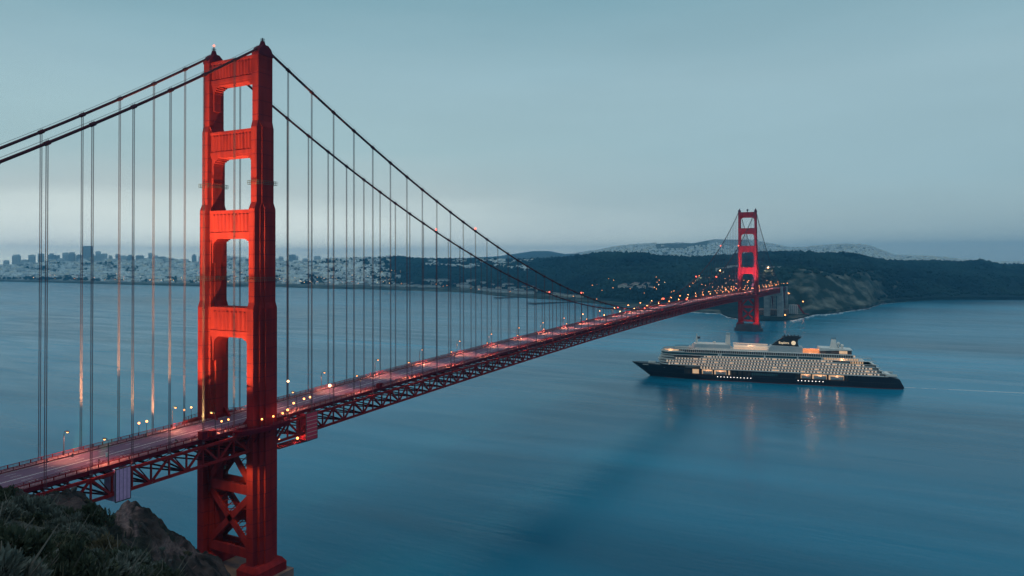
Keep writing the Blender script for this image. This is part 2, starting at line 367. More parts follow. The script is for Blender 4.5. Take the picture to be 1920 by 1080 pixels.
for sx in (1, -1):
    a, b_ = sorted((sx*9.45, sx*13.1)); sw = ribbon('sidewalk', a, b_, .28, .6, WALK)
    a, b_ = sorted((sx*9.46, sx*9.86)); ribbon('kerb', a, b_, .48, .4, PAINT_DK, sw)
    # traffic rail
    k = MB(); ys = ystep(Y0, Y1, 3.81)
    for y, yn in zip(ys[:-1], ys[1:]):
        z, zn = road(y), road(yn)
        for dz in (.85, 1.25): k.beam((sx*9.75, y, z+dz), (sx*9.75, yn, zn+dz), .12, .14)
        k.beam((sx*9.75, y, z+.3), (sx*9.75, y, z+1.3), .16)
    k.build('traffic_rail', PAINT_DK, sw)
    # outer railing: posts, rails and pickets read as a half open screen
    k = MB(); k2 = MB()
    for y, yn in zip(ys[:-1], ys[1:]):
        z, zn = road(y)+.28, road(yn)+.28
        k.beam((sx*13.0, y, z+1.22), (sx*13.0, yn, zn+1.22), .18, .14); k.beam((sx*13.0, y, z+.15), (sx*13.0, yn, zn+.15), .14, .1)
        k.beam((sx*13.0, y, z), (sx*13.0, y, z+1.3), .22)
        if y < 700:
            for j in range(9): t = (j+.5)/9; k2.beam((sx*13.0, y+(yn-y)*t, z+(zn-z)*t+.15), (sx*13.0, y+(yn-y)*t, z+(zn-z)*t+1.2), .09)
        else: k2.beam((sx*13.0, y, z+.65), (sx*13.0, yn, zn+.65), .06, .6)
    r = k.build('railing', PAINT, bridge); k2.build('pickets', PAINT, r)
    # deck edge girder
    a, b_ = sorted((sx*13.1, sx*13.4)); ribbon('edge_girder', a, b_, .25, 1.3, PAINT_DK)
    # stiffening truss
    T = MB(); ys = ystep(-342.9, 1623., 7.62); TD, BD = 2.5, 9.6
    for i, (y, yn) in enumerate(zip(ys[:-1], ys[1:])):
        z, zn = road(y), road(yn); X = sx*(HW-.15)
        if abs(y) < 9 or abs(y-1280) < 9: pass
        T.beam((X, y, z-TD), (X, yn, zn-TD), .85, 1.0); T.beam((X, y, z-BD), (X, yn, zn-BD), .85, 1.0)
        T.beam((X, y, z-TD), (X, y, z-BD), .55, .6)
        if i % 2: T.beam((X, y, z-TD), (X, yn, zn-BD), .65, .75)
        else: T.beam((X, y, z-BD), (X, yn, zn-TD), .65, .75)
    T.build('stiffening_truss', PAINT, bridge)
Fb = MB(); Lb = MB(); St = MB()
ys = ystep(-342.9, 1623., 7.62)
for i, (y, yn) in enumerate(zip(ys[:-1], ys[1:])):
    z, zn = road(y), road(yn)
    Fb.beam((-HW, y, z-2.9), (HW, y, z-2.9), .35, .5); Fb.beam((-HW, y, z-1.1), (HW, y, z-1.1), .35, .4)
    for j in range(8):
        x0, x1 = -HW+j*HW/4, -HW+(j+1)*HW/4; Fb.beam((x0, y, z-2.9 if j % 2 else z-1.1), (x1, y, z-1.1 if j % 2 else z-2.9), .22)
    if i % 2 == 0: Lb.beam((-HW, y, z-BD), (HW, y, z-BD), .4, .6)
    Lb.beam((-HW if i % 2 else HW, y, z-BD), (HW if i % 2 else -HW, yn, zn-BD), .5, .5)
    if i % 2 == 0: Lb.beam((-HW, y, z-BD), (-4, y, z-3.2), .3); Lb.beam((HW, y, z-BD), (4, y, z-3.2), .3)
    for x in (-8, -4.5, -1.5, 1.5, 4.5, 8): St.beam((x, y, z-.75), (x, yn, zn-.75), .3, .5)
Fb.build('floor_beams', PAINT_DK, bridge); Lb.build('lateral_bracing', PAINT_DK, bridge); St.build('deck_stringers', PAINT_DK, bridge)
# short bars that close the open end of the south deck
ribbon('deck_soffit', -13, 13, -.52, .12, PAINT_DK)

# ------------------------------------------------------------------ piers, pylons, arch
pm = MB()
def oval(a, b_, cx, cyy, n=28): return [(cx+a*math.copysign(abs(math.cos(2*math.pi*k/n))**.7, math.cos(2*math.pi*k/n)), cyy+b_*math.copysign(abs(math.sin(2*math.pi*k/n))**.7, math.sin(2*math.pi*k/n))) for k in range(n)]
pm.prism(oval(24, 13.5, 0, 1280), -2, 12.9, taper=oval(22, 12.5, 0, 1280)); pm.prism(oval(25.5, 15.5, 0, 1280), -2, 5.5)
tag(pm.build('bridge_pier', CONC), 'oval concrete pier standing in the water under the far red tower', 'bridge pier')
pm = MB(); pm.box(-22, 22, -11, 11, -3, 10.9); pm.box(-23, 23, -12, 12, -3, 6)
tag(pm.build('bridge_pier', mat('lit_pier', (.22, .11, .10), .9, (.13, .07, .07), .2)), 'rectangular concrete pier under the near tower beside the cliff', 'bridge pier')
PYL = mat('pylon_concrete', (.33, .34, .35), .9, (.22, .24, .26), .09, bump=.05, stretch=(1, 1, 2.))
def pylon(yc, label, hwid, ext, ztop):
    e = tag(empty('bridge_pylon', (0, yc, 0)), label, 'bridge pylon')
    for sx in (1, -1):
        m = MB(); a, b_ = sorted((sx*(HW-6.5), sx*(HW+ext)))
        m.box(a, b_, -hwid, hwid, -1, road(yc)-10.4)
        m.box(*sorted((sx*(HW+.9), sx*(HW+ext-.5))), -hwid+1, hwid-1, road(yc)-10.4, road(yc)+ztop)
        for k in range(12): zz = 5+k*4.5; m.box(a-.06, b_+.06, -hwid-.06, hwid+.06, zz, zz+.25)
        for k in range(5): xx = a+(b_-a)*(k+.5)/5; m.box(xx-.14, xx+.14, -hwid-.12, -hwid, 2, road(yc)-12)
        m.build('pylon_shaft', PYL, e)
        c = MB(); c.box(*sorted((sx*(HW+.6), sx*(HW+ext-.2))), -hwid+.7, hwid-.7, road(yc)+ztop, road(yc)+ztop+.9); c.build('pylon_cap', PYL, e)
    m = MB(); m.box(-HW+6.5, HW-6.5, -hwid+1.5, hwid-1.5, road(yc)-17.5, road(yc)-10.4); m.build('pylon_crossbeam', PYL, e); m = MB(); m.box(-HW+6.5, HW-6.5, -hwid+3, hwid-3, 0, 4); m.build('pylon_footing', PYL, e)
pylon(1623, 'large concrete pylon with dark central opening behind the far tower', 7, 5.6, 3)
pylon(1722, 'slim concrete pylon at the landward end of the steel arch', 5, 4.4, 2)
am = tag(empty('steel_arch', (0, 1672, 0)), 'dark red steel arch carrying the deck between the two concrete pylons', 'arch')
m = MB(); s2 = MB()
for sx in (1, -1):
    pr = None
    for k in range(17):
        t = -1+k/8; y = 42*t; z = 24+34*(1-t*t); q = (sx*(HW-1), y, z)
        if pr: m.beam(pr, q, 1.4, 2.2); m.beam((pr[0], pr[1], pr[2]-4-3*abs(t)), (q[0], q[1], q[2]-4-3*abs(t)), 1., 1.2); s2.beam((q[0], q[1], q[2]-5), pr, .5)
        if k % 2 == 0: s2.beam(q, (q[0], q[1], road(1672+y)-1.5), .8)
        pr = q
m.build('arch_rib', PAINT_DK, am); s2.build('spandrel_posts', PAINT_DK, am)
# deck chords over the arch
m = MB()
for sx in (1, -1): m.beam((sx*(HW-.6), -42, road(1630)-4), (sx*(HW-.6), 44, road(1716)-4), .7, 4.5)
m.build('deck_girder', PAINT_DK, am)
# brick fort below the arch and the low anchor wall
BR = mat('fort_brick', (.16, .09, .08), .9, (.22, .14, .12), .3)
ft = tag(empty('brick_fort', (-18, 1672, 0), 0), 'old brick fort with arched openings below the steel arch', 'fort')
m = MB(); m.box(-20, 42, -22, 22, 2, 15); m.build('fort_wall', BR, ft)
m = MB(); m.box(-21, 43, -23, 23, 15, 16.2); m.build('roof_parapet', BR, ft)
for k in range(11):
    for zz in (5, 10): m = MB(); x = -16+k*5.4; m.box(x-1, x+1, -22.05, -21.9, zz, zz+2.6); m.build('window', STEELDK, ft)

# ------------------------------------------------------------------ street lamps on the deck
def lamp_light(o, z, x, pw, colr=(1., .40, .20), rad=.35):
    l = bpy.data.lights.new('lamp_light', 'SPOT' if rad == .35 else 'POINT'); l.energy = pw; l.color = colr; l.shadow_soft_size = rad
    if rad == .35: l.spot_size = R_(128); l.spot_blend = .5
    q = bpy.data.objects.new('lamp_light', l); q.location = (x, 0, z); col.objects.link(q); q.parent = o; return q
def make_deck_lamp():
    o = empty('street_lamp'); m = MB(); m.tube([(0, 0, 0), (0, 0, .8), (0, 0, 7.6)], [.24, .17, .12], 6); m.build('pole', STEELDK, o)
    m = MB(); m.tube([(0, 0, 7.5), (.25, 0, 8.2), (.9, 0, 8.6), (1.9, 0, 8.6)], .10, 6); m.build('arm', STEELDK, o)
    m = MB(); m.box(1.5, 2.75, -.28, .28, 8.42, 8.78); m.build('lantern', STEELDK, o)
    m = MB(); m.ball((2.1, 0, 8.3), .36, 8, 6, 0, .6); m.build('lens', BULB, o, True)
    return o
DECKL = 10500.
proto = make_deck_lamp(); _l = [c for c in proto.children if c.name.startswith('lens')][0]; LENSF = _l.data.copy(); LENSF.materials[0] = BULBF
E_Y = [-22.9+45.72*k for k in range(-6, 39)]
W_NAMES = {}
cnt = 0
def where(y, n_side):
    if y < 0: return 'on the deck left of the near tower'
    if y < 1280: return 'between the two towers'
    return 'beyond the far tower'
for side in (-1, 1):
    for y in E_Y:
        if abs(y-1280) < 8 or y > 1730: continue
        o = copy_tree(proto); o.location = (side*12.6, y, road(y)+.28); o.rotation_euler = (0, 0, math.pi if side > 0 else 0)
        pw = DECKL*(1+min(1.2, max(0, y)/500)) if y > -250 else 0
        if y > 420: o.children[[c.name.split('.')[0] for c in o.children].index('lens')].data = LENSF
        if pw and y < 1700: lamp_light(o, 7.9, 2.1, pw*(1. if y < 1280 else 1.4))
        k = int(round((y+22.9)/45.72)); sd_ = 'left' if side < 0 else 'right'
        if y < 0:
            rank = {0: 'nearest before', 1: 'second before', 2: 'third before'}.get(-k, None)
            lab = f'{["", "second ", "third ", "fourth ", "fifth ", "sixth ", "seventh "][min(6, -k)]}lamp on the {sd_} railing counting left from the near tower'.strip()
            if k == 0: lab = f'first lamp on the {sd_} railing just left of the near tower'
        elif k <= 12:
            lab = f'{["", "first", "second", "third", "fourth", "fifth", "sixth", "seventh", "eighth", "ninth", "tenth", "eleventh", "twelfth"][k]} lamp on the {sd_} railing right of the near tower'
        elif y < 1280: lab = f'small glowing lamp on the far half of the deck along its {sd_} railing'
        else: lab = f'small glowing lamp past the far tower along the {sd_} railing'
        tag(o, lab, 'street lamp', 'street lamps along the bridge deck')
for ch in list(proto.children): bpy.data.objects.remove(ch)
bpy.data.objects.remove(proto)
# low work lamps around the near tower
def work_lamp(x, y, label, h=2.6, pw=900., r=.34, m=BULB, base=None):
    r *= 1.08
    z = road(y)+.28 if base is None else base
    o = empty('walkway_lamp', (x, y, z)); k = MB(); k.tube([(0, 0, 0), (0, 0, h)], .09, 6); k.build('pole', STEELDK, o)
    k = MB(); k.ball((0, 0, h+.3), r, 8, 6); k.build('globe', m, o, True)
    if pw:
        q = lamp_light(o, h+.3, 0, pw, rad=r*1.02)
    tag(o, label, 'lamp', 'low lamps around the near tower'); return o
work_lamp(20.6, -6, 'small lamp at the left edge of the curved walkway on the near leg', 3.2)
work_lamp(21.0, 0, 'small lamp in front of the middle of the near leg', 3.2)
work_lamp(20.4, 6, 'small lamp at the right edge of the near leg', 3.2)
work_lamp(18.5, 11, 'star bright lamp just right of the near leg base', 3.4, 1500, .42)
work_lamp(14.0, 19.5, 'pair of star bright lamps right of the near leg, left one', 4.2, 1500, .40)
work_lamp(13.2, 27, 'star bright lamp under the arm lamp right of the near leg, left of two', 4.6, 1500, .40)
work_lamp(13.2, 31, 'star bright lamp under the arm lamp right of the near leg, right of two', 4.6, 1500, .40)
work_lamp(12.9, 45, 'largest star bright lamp on the near railing right of the tower', 7.4, 3500, .6, BULB2)
work_lamp(-12.9, 44.5, 'bright white lamp on the far railing touching the near leg edge', 7.4, 3500, .55, BULB2)
work_lamp(12.9, -20, 'left one of two short lamps by the control boxes', 4.4, 900, .32)
work_lamp(12.9, -16.5, 'right one of two short lamps by the control boxes', 4.4, 900, .32)
work_lamp(-13, -38, 'left lamp of the bright cluster on the far railing', 4.6, 900, .38)
work_lamp(-13, -34.5, 'middle lamp of the bright cluster on the far railing', 4.6, 900, .38)
work_lamp(-18.5, -12, 'lamp at the outer bend of the far walkway by the rear leg', 4.2, 600, .34)
work_lamp(-20.2, -7, 'second lamp on the far walkway by the rear leg', 4.2, 600, .34)
# floodlights that wash the towers
def flood(x, y, tgt, pw, cone, label, z=None, colr=(1., .98, .30)):
    z = road(y)+.3 if z is None else z
    o = tag(empty('floodlight', (x, y, z)), label, 'floodlight', 'floodlights aimed up at the towers')
    k = MB(); k.box(-.35, .35, -.25, .25, 0, .25); k.beam((-.32, 0, .2), (-.32, 0, .9), .08); k.beam((.32, 0, .2), (.32, 0, .9), .08); k.build('bracket', STEELDK, o)
    d = Vector(tgt)-Vector((x, y, z+.9)); rot = d.to_track_quat('-Z', 'Y')
    k = MB(); k.tube([(0, 0, .3), (0, 0, 0), (0, 0, -.25)], [.2, .3, .32], 10); h = k.build('housing', STEELDK, o); h.location = (0, 0, .9); h.rotation_euler = rot.to_euler()
    l = bpy.data.lights.new('flood_beam', 'SPOT'); l.energy = pw; l.color = colr; l.spot_size = R_(cone); l.spot_blend = .6; l.shadow_soft_size = .3
    q = bpy.data.objects.new('flood_beam', l); q.location = Vector((0, 0, .9))+d.normalized()*.45; q.rotation_euler = rot.to_euler(); col.objects.link(q); q.parent = o
for sx, nm in ((1, 'right'), (-1, 'left')):
    flood(sx*7.5, -68.6, (sx*12.5, -4, 205), 1500000, 44, f'floodlight on the {nm} kerb of the side span aimed up at the near tower')
    flood(sx*8.6, -38.1, (sx*12.5, -4, 125), 280000, 72, f'floodlight on the {nm} kerb closer to the foot of the near tower')
    flood(sx*9.3, 1226, (sx*12, 1276, 160), 480000, 80, f'floodlight on the {nm} kerb short of the far tower', colr=(1., .50, .62))
flood(17, -22, (13, 0, 30), 22000, 90, 'floodlight hung under the deck aimed down at the near tower base', z=60)
flood(30, 1262, (2, 1280, 40), 50000, 100, 'floodlight on the far pier aimed up at the bracing', z=14, colr=(1., .25, .22))

# aircraft beacons on the cables
def beacon(x, y, z, label, r=.55):
    o = tag(empty('warning_beacon', (x, y, z)), label, 'beacon', 'red warning beacons on the bridge')
    k = MB(); k.tube([(0, 0, -.1), (0, 0, .5)], [.3, .2], 8); k.build('base', STEELDK, o)
    k = MB(); k.ball((0, 0, .5+r), r, 8, 6); k.build('lens', REDL, o, True)
ords = {12: 'highest', 24: 'middle', 36: 'lowest', 48: 'lowest', 60: 'middle', 72: 'highest'}
for n in (12, 24, 36, 48, 60, 72):
    for sx in (1, -1):
        tw = 'near' if n < 42 else 'far'; beacon(sx*HW, n*P, cable_z(n*P)+.5, f'{ords[n]} red beacon on the {"right" if sx > 0 else "left"} cable descending from the {tw} tower', .6 if n < 42 else .9)
beacon(-HW, 0, 234.3, 'glowing beacon on top of the rear leg of the near tower', .45)
o = tag(empty('roof_dome', (0, 1280, 227)), 'small dark dome on the top strut of the far tower', 'dome'); k = MB(); k.tube([(0, 0, 0), (0, 0, 2.6)], .8, 8); k.build('base', STEELDK, o); k = MB(); k.ball((0, 0, 4), 1.9, 10, 8); k.build('dome', STEELDK, o, True)

# boxes and hanging screens on the deck
def hang_panel(y0, y1, zt_, zb, label, m, stripes, X=HW+.9):
    o = tag(empty('work_screen', (X, (y0+y1)/2, zb)), label, 'screen'); h = zt_-zb; w = (y1-y0)/2
    k = MB(); k.box(-.12, .12, -w, w, 0, h); k.box(-6, -.12, w-.25, w, 0, h); k.box(-6, -.12, -w, -w+.25, 0, h); k.build('panel', m, o)
    k = MB()
    if stripes == 'h':
        for i in range(1, 7): k.box(.12, .2, -w, w, h*i/7-.08, h*i/7+.08)
    else:
        for i in range(1, 4): k.box(.12, .17, -w+2*w*i/4-.06, -w+2*w*i/4+.06, 0, h)
    k.build('stripes', mat('screen_stripe', (.6, .42, .40) if stripes == 'h' else (.06, .03, .07), .7), o)
    k = MB()
    for y in (-w, w): k.beam((0, y, -.2), (0, y, h+.6), .3)
    k.beam((0, -w, h+.2), (0, w, h+.2), .3); k.beam((0, -w, -.2), (0, w, -.2), .3); k.build('frame', STEELDK, o)
    return o
hang_panel(25.9, 33.2, 72.3, 60.4, 'red hanging screen with pale horizontal stripes right of the near tower', mat('red_sheet', (.62, .02, .06), .6, (.50, .016, .05), .4), 'h')
hang_panel(-68.0, -62.3, 70.6, 60.0, 'pale violet hanging screen of vertical boards above the cliff', mat('violet_sheet', (.62, .34, .58), .6, (.52, .28, .50), .8), 'v')
TARP = mat('blue_tarp', (.03, .13, .22), .6, (.02, .09, .16), 1.)
o = tag(empty('work_platform', (HW-3, 20, 60.5)), 'lit work platform with blue tarpaulin slung beside the red screen', 'platform')
k = MB(); k.box(-3, 3.6, -10.5, 13.5, -.2, 0); k.build('platform_floor', PAINT_DK, o)
k = MB(); vs = [(-3, 2, -.3), (3.7, 2, -.3), (3.7, 13.6, -.3), (-3, 13.6, -.3), (.3, 4, -1.7), (.3, 12, -1.9)]; k.add(vs, [(0, 1, 4), (1, 2, 5, 4), (2, 3, 5), (3, 0, 4, 5)]); k.build('tarpaulin', TARP, o)
k = MB()
for y in (-10, -4, 2, 8, 13): k.beam((3.4, y, 0), (3.4, y, 1.3), .12)
k.beam((3.4, -10, 1.3), (3.4, 13, 1.3), .12); k.build('guard_rail', STEELDK, o)
work_lamp(HW-.2, 21.5, 'bright orange work lamp on the slung platform left of the red screen', 1.6, 9000, .5, base=60.5)
work_lamp(HW-3.2, 13.5, 'dimmer work lamp deeper on the slung platform', 2.2, 3500, .38, base=60.5)
def cabinet(x, y, label, w, h):
    o = tag(empty('control_box', (x, y, road(y)+.28)), label, 'cabinet', 'control boxes on the near railing'); k = MB(); k.box(-w/2, w/2, -w*.7, w*.7, .15, h); k.build('housing', PAINT, o)
    k = MB(); k.box(-w/2-.1, w/2+.1, -w*.7-.1, w*.7+.1, h, h+.12); k.build('lid', PAINT_DK, o); k = MB(); k.box(w/2, w/2+.03, -w*.5, w*.5, .4, h-.3); k.build('door', PAINT_DK, o)
cabinet(13.9, -30, 'larger red control box left of the near tower', 2.2, 3.0); cabinet(13.9, -25.5, 'dark control box next to the larger red one', 1.8, 2.4); cabinet(13.6, 83, 'red control box on the near railing right of the striped screen', 2.0, 2.4)
o = tag(empty('notice_board', (12.35, -69, road(-69)+3)), 'small white notice fixed on the pole of the near railing lamp', 'sign'); k = MB(); k.box(-.04, .04, -.5, .5, 0, 1.5); k.build('plate', WHITE, o); k = MB(); k.box(.04, .09, -.45, .45, .02, .1); k.build('bracket', STEELDK, o)

# ------------------------------------------------------------------ the cruise ship
SA = np.array([-8.388, 642.691]); SDIR = R_(10.692677); SN = np.array([-math.sin(SDIR), math.cos(SDIR)])
so = SA+SN*15.5
ship = tag(empty('cruise_ship', (so[0], so[1], 0), SDIR), 'long cruise ship with dark hull and tiers of lit balconies', 'cruise ship')
HULL = mat('hull_navy', (.012, .012, .022), .5, (.017, .016, .026), .06, spec=.2)
BOOT = mat('boot_red', (.16, .02, .02), .5)
SW = mat('ship_white', (.78, .70, .64), .55, (.70, .63, .58), .3)
CREAM = mat('cabin_cream_glow', (.85, .68, .55), .6, (.70, .54, .43), .15, emit=(1., .68, .45), es=.46)  # emission puts the warm cabin lighting into the dividers' own colour
CABD = mat('cabin_dark', (.05, .03, .03), .4, (.16, .07, .05), .22, stretch=(1, 1, 1), lo=.45, hi=.6)
GLASS = mat('ship_glass', (.02, .06, .07), .12, (.03, .085, .09), .08, spec=.7)
RAILG = mat('balcony_rail', (.72, .60, .54), .4)
GREYT = mat('deckhouse_grey', (.34, .38, .40), .5, (.42, .43, .44), .08)
WLIT = mat('lit_interior', (.7, .5, .35), .6, (.5, .3, .2), .25, emit=(1., .60, .32), es=.55)
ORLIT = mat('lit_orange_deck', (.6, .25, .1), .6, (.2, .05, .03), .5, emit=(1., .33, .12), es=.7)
def plan(s0, s1, hb, nose, tail=3., n=9):
    p = [(s0+nose*(1-math.cos(math.pi/2*k/n)), -hb*math.sin(math.pi/2*k/n)) for k in range(n+1)]
    p += [(s1-tail*(1-math.sin(math.pi/2*(1-k/4))), -hb*(math.cos(math.pi/2*k/4) if False else 1-.25*(k/4)**2)) for k in range(5)]
    return p+[(x, -y) for x, y in reversed(p)][:-1]
def in_rec(s): return 40 < s < 112 or 158 < s < 212
def Hs(s):
    if s < -21.9: return 16
    if s < 20: return 16-1.8*(s+21.9)/41.9
    if s < 56: return 14.2-1.7*(s-20)/36
    if s < 248: return 12.5
    return 12.9-2.4*max(0, (s-252)/8)
st_ = [-21.9, -19, -15, -10, -4, 2, 9, 17, 26, 36, 40, 40.01, 47, 56, 70, 90, 112, 112.01, 130, 158, 158.01, 180, 212, 212.01, 225, 238, 247, 252, 256, 260.4]
V = []; F = []; NL = 7
for k, s in enumerate(st_):
    top = 6.4 if (40.005 < s <= 112.0 or 158.005 < s <= 212.0) else Hs(s)
    for j in range(NL):
        v = j/(NL-1); z = -2.5+(top+2.5)*v
        zb = max(z, 0)
        sb = -22*(zb/16)**1.02          # stem line
        x = s
        if s < 20: x = sb+(s+21.9)/(41.9)*(20-sb)
        if s > 247: x = 247+(s-247)/13.4*((265.6-5.2*max(0, z)/10.5 if z > 0 else 263.5)-247)
        fr = max(0., (x-sb)); hb = 15.5*min(1, (fr/(66-1.6*zb)) )**.62
        if x > 240: hb *= 1-.16*((x-240)/26)**2
        V += [(x, -hb, z)]
n1 = len(V); V += [(x, -y, z) for x, y, z in V]
K = len(st_)
for k in range(K-1):
    for j in range(NL-1):
        a = k*NL+j; F.append((a, a+NL, a+NL+1, a+1)); F.append((n1+a, n1+a+1, n1+a+NL+1, n1+a+NL))
    F.append((k*NL+NL-1, (k+1)*NL+NL-1, n1+(k+1)*NL+NL-1, n1+k*NL+NL-1))
for j in range(NL-1): a = (K-1)*NL+j; F.append((a, n1+a, n1+a+1, a+1))
hull = MB().add(V, F).build('hull', HULL, ship)
# boot stripe and knuckle line follow the hull at z 0..0.5
def hull_hb(x, z):
    sb = -22*(max(z, 0)/16)**1.02; hb = 15.5*min(1, max(0, x-sb)/(66-1.6*max(z, 0)))**.62
    return hb*(1-.16*((x-240)/26)**2 if x > 240 else 1)
for sy in (-1, 1):
    m = MB(); xs = list(np.linspace(0.5, 262.5, 90))
    for z, h, e in ((.1, .55, .05), ):
        for a, b_ in zip(xs[:-1], xs[1:]): m.beam((a, sy*(hull_hb(a, z)+.03), z+h/2), (b_, sy*(hull_hb(b_, z)+.03), z+h/2), .12, h)
    m.build('boot_stripe', BOOT, hull)
m = MB()
for sy in (-1, 1):
    for z in (6.1,):
        xs = list(np.linspace(-12, 258, 80))
        for a, b_ in zip(xs[:-1], xs[1:]): m.beam((a, sy*(hull_hb(a, z)+.02), z), (b_, sy*(hull_hb(b_, z)+.02), z), .16, .16)
m.build('rubbing_strake', mat('strake', (.05, .05, .07), .4), hull)
PG = emat('porthole_glow', (1., .93, .85), 3.)
for a, b_, in ((76.5, 112), (161, 186)):
    n = 11 if a < 100 else 8
    for i in range(n):
        x = a+(b_-a)*i/(n-1); x = min(x, 186)
        for sy in (-1, 1): m = MB(); m.ball((x, sy*(hull_hb(x, 4.6)+.02), 4.6), .42, 8, 6); m.build('porthole', PG, hull)
m = MB(); 
for sy in (-1, 1): m.beam((-15, sy*hull_hb(-15, 12.4), 12.4), (18, sy*(hull_hb(18, 12)+.05), 12.1), .16, .35)
m.build('bow_line', SW, hull)
# bulwark and anchor
# hull plating between the boat bays, recess wall, boats
rec = MB(); rec.box(40, 212, -12.6, 12.6, 6.3, 12.6); rec.build('boat_deck_wall', CABD, ship)
m = MB()
for sy in (-1, 1):
    for a, b_, c in ((49, 56, 0), (59.5, 71, 1), (73, 86, 1), (164, 174, 1), (175.5, 190, 1), (192, 207, 1), (88, 90, 1), (144, 152, 2)):
        y0_, y1_ = sorted((sy*12.62, sy*12.72)); m.box(a, b_, y0_, y1_, 6.8, 12.0)
m.build('lit_bay', WLIT, ship)
m = MB()
for sy in (-1, 1):
    for x in (47, 57.5, 72, 87, 112, 158, 163, 174.8, 191, 208, 211.6, 93, 98, 103, 108): y0_, y1_ = sorted((sy*12.7, sy*15.4)); m.box(x-.35, x+.35, y0_, y1_, 6.4, 12.5)
    y0_, y1_ = sorted((sy*12.7, sy*15.42)); m.box(40, 112, y0_, y1_, 12.2, 12.75); m.box(158, 212, y0_, y1_, 12.2, 12.75)
m.build('davit_frame', HULL, ship)
m0 = mat('lifeboat_hull', (.45, .42, .42), .5); m1_ = mat('lifeboat_roof', (.55, .18, .06), .5)
for sy in (-1, 1):
    for x0, x1 in ((60.5, 70.5), (74.5, 85.5), (164.5, 173.8), (177, 189.5), (193.5, 206.5)):
        k = MB(); yc = sy*14.1; cx = (x0+x1)/2; hl = (x1-x0)/2; vs = []; fs = []
        for i in range(9):
            t = -1+i/4; w = 1.35*(1-abs(t)**3)**.6+.02
            for dz, ww in ((7.0, .3), (8.0, .8), (9.0, 1.), (10.0, .8), (10.5, .3)): vs += [(cx+hl*t, yc-w*ww, dz)]
            for dz, ww in ((10.5, .3), (10.0, .8), (9.0, 1.), (8.0, .8), (7.0, .3)): vs += [(cx+hl*t, yc+w*ww, dz)]
        for i in range(8):
            for j in range(10): fs.append((i*10+j, i*10+(j+1) % 10, i*10+10+(j+1) % 10, i*10+10+j))
        b_ = k.add(vs, fs).build('lifeboat', m0, ship)
        k = MB(); k.box(x0+1, x1-1, yc-1.28, yc+1.28, 9.5, 9.9); k.build('lifeboat_band', m1_, b_)
m = MB()
for sy in (-1, 1): y0_, y1_ = sorted((sy*15.3, sy*15.45)); m.box(112, 158, y0_, y1_, 6.4, 12.5)
m.build('shell_plating', HULL, ship)
m = MB()
for sy in (-1, 1):
    y0_, y1_ = sorted((sy*15.45, sy*15.52))
    for i in range(12): m.box(113+i*2.3, 114.6+i*2.3, y0_, y1_, 8.2, 10.8)
m.build('shell_window', GLASS, ship)
# balcony tiers
rows = [(12.7, 58, 249.5, 58, 245), (15.8, 10.5, 246, 22, 240), (18.9, 9, 243, 20, 236), (22.0, 11, 240.5, 30, 230), (25.1, 12.4, 216, 62, 199)]
for i, (z, a, b_, c0, c1) in enumerate(rows):
    r = MB().prism(plan(a+2.5, b_-2.5, 14.0, 13), z+.3, z+3.1).build('cabin_tier', CABD, ship)
    MB().prism(plan(a, b_, 15.6, 15), z+2.75, z+3.1).build('deck_edge', SW, r)
    k = MB(); lit = MB()
    if i == 0: MB().prism(plan(a, b_, 15.6, 1), z-.02, z+.3).build('deck_edge', SW, r)
    pt_ = 3.3; n = int((c1-c0)/pt_)
    for sy in (-1, 1):
        for j in range(n):
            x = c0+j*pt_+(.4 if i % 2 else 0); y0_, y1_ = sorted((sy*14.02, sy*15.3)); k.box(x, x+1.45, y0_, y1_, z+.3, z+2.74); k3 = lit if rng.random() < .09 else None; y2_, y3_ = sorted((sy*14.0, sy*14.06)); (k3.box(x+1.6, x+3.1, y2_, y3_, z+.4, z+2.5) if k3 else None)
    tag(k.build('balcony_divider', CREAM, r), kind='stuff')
    k = MB()
    tag(lit.build('lit_cabin_window', WLIT, r), kind='stuff')
    for sy in (-1, 1): y0_, y1_ = sorted((sy*15.42, sy*15.5)); k.box(max(a+15, c0-4), b_-4, y0_, y1_, z+.3, z+1.25)
    k.build('balcony_parapet', RAILG, r)
    # rounded white front under the bridge wings
    if i in (1, 2, 3, 4):
        MB().prism([q for q in plan(a+.6, a+16, 15.2, 14)], z+.3, z+1.3).build('front_bulwark', SW, r)
# wheelhouse, glass decks
k = MB().prism(plan(13.0, 185, 14.9, 14), 28.2, 30.9).build('glass_deck', GLASS, ship); MB().prism(plan(12.4, 222, 15.5, 14), 30.9, 31.3).build('deck_edge', SW, k); MB().prism(plan(12.4, 186, 15.55, 14), 28.19, 28.5).build('deck_edge', SW, k)
m = MB()
for sy in (-1, 1):
    for x in (77, 79.5, 126, 160, 184.5): y0_, y1_ = sorted((sy*14.95, sy*15.05)); m.box(x, x+1.6, y0_, y1_, 28.4, 30.9)
m.build('glass_deck_pier', SW, k)
m = MB(); m.prism(plan(14, 40, 15.2, 13), 31.3, 32.3); m.build('wheelhouse_bulwark', SW, ship)
m = MB().prism(plan(17, 34, 12, 10), 31.3, 34.0).build('wheelhouse', WLIT, ship); MB().prism(plan(15, 36, 13, 10), 34.0, 34.4).build('roof', GREYT, m)
k = MB().prism(plan(30, 216, 13.5, 10), 31.3, 34.2).build('promenade_windows', CABD, ship); MB().prism(plan(27, 217.5, 14.8, 10), 34.2, 34.7).build('deck_edge', SW, k)
m = MB()
for sy in (-1, 1):
    for j in range(80): y0_, y1_ = sorted((sy*13.5, sy*13.65)); m.box(33+j*2.28, 33.5+j*2.28, y0_, y1_, 31.3, 34.2)
tag(m.build('window_mullion', SW, k), kind='stuff')
m = MB()
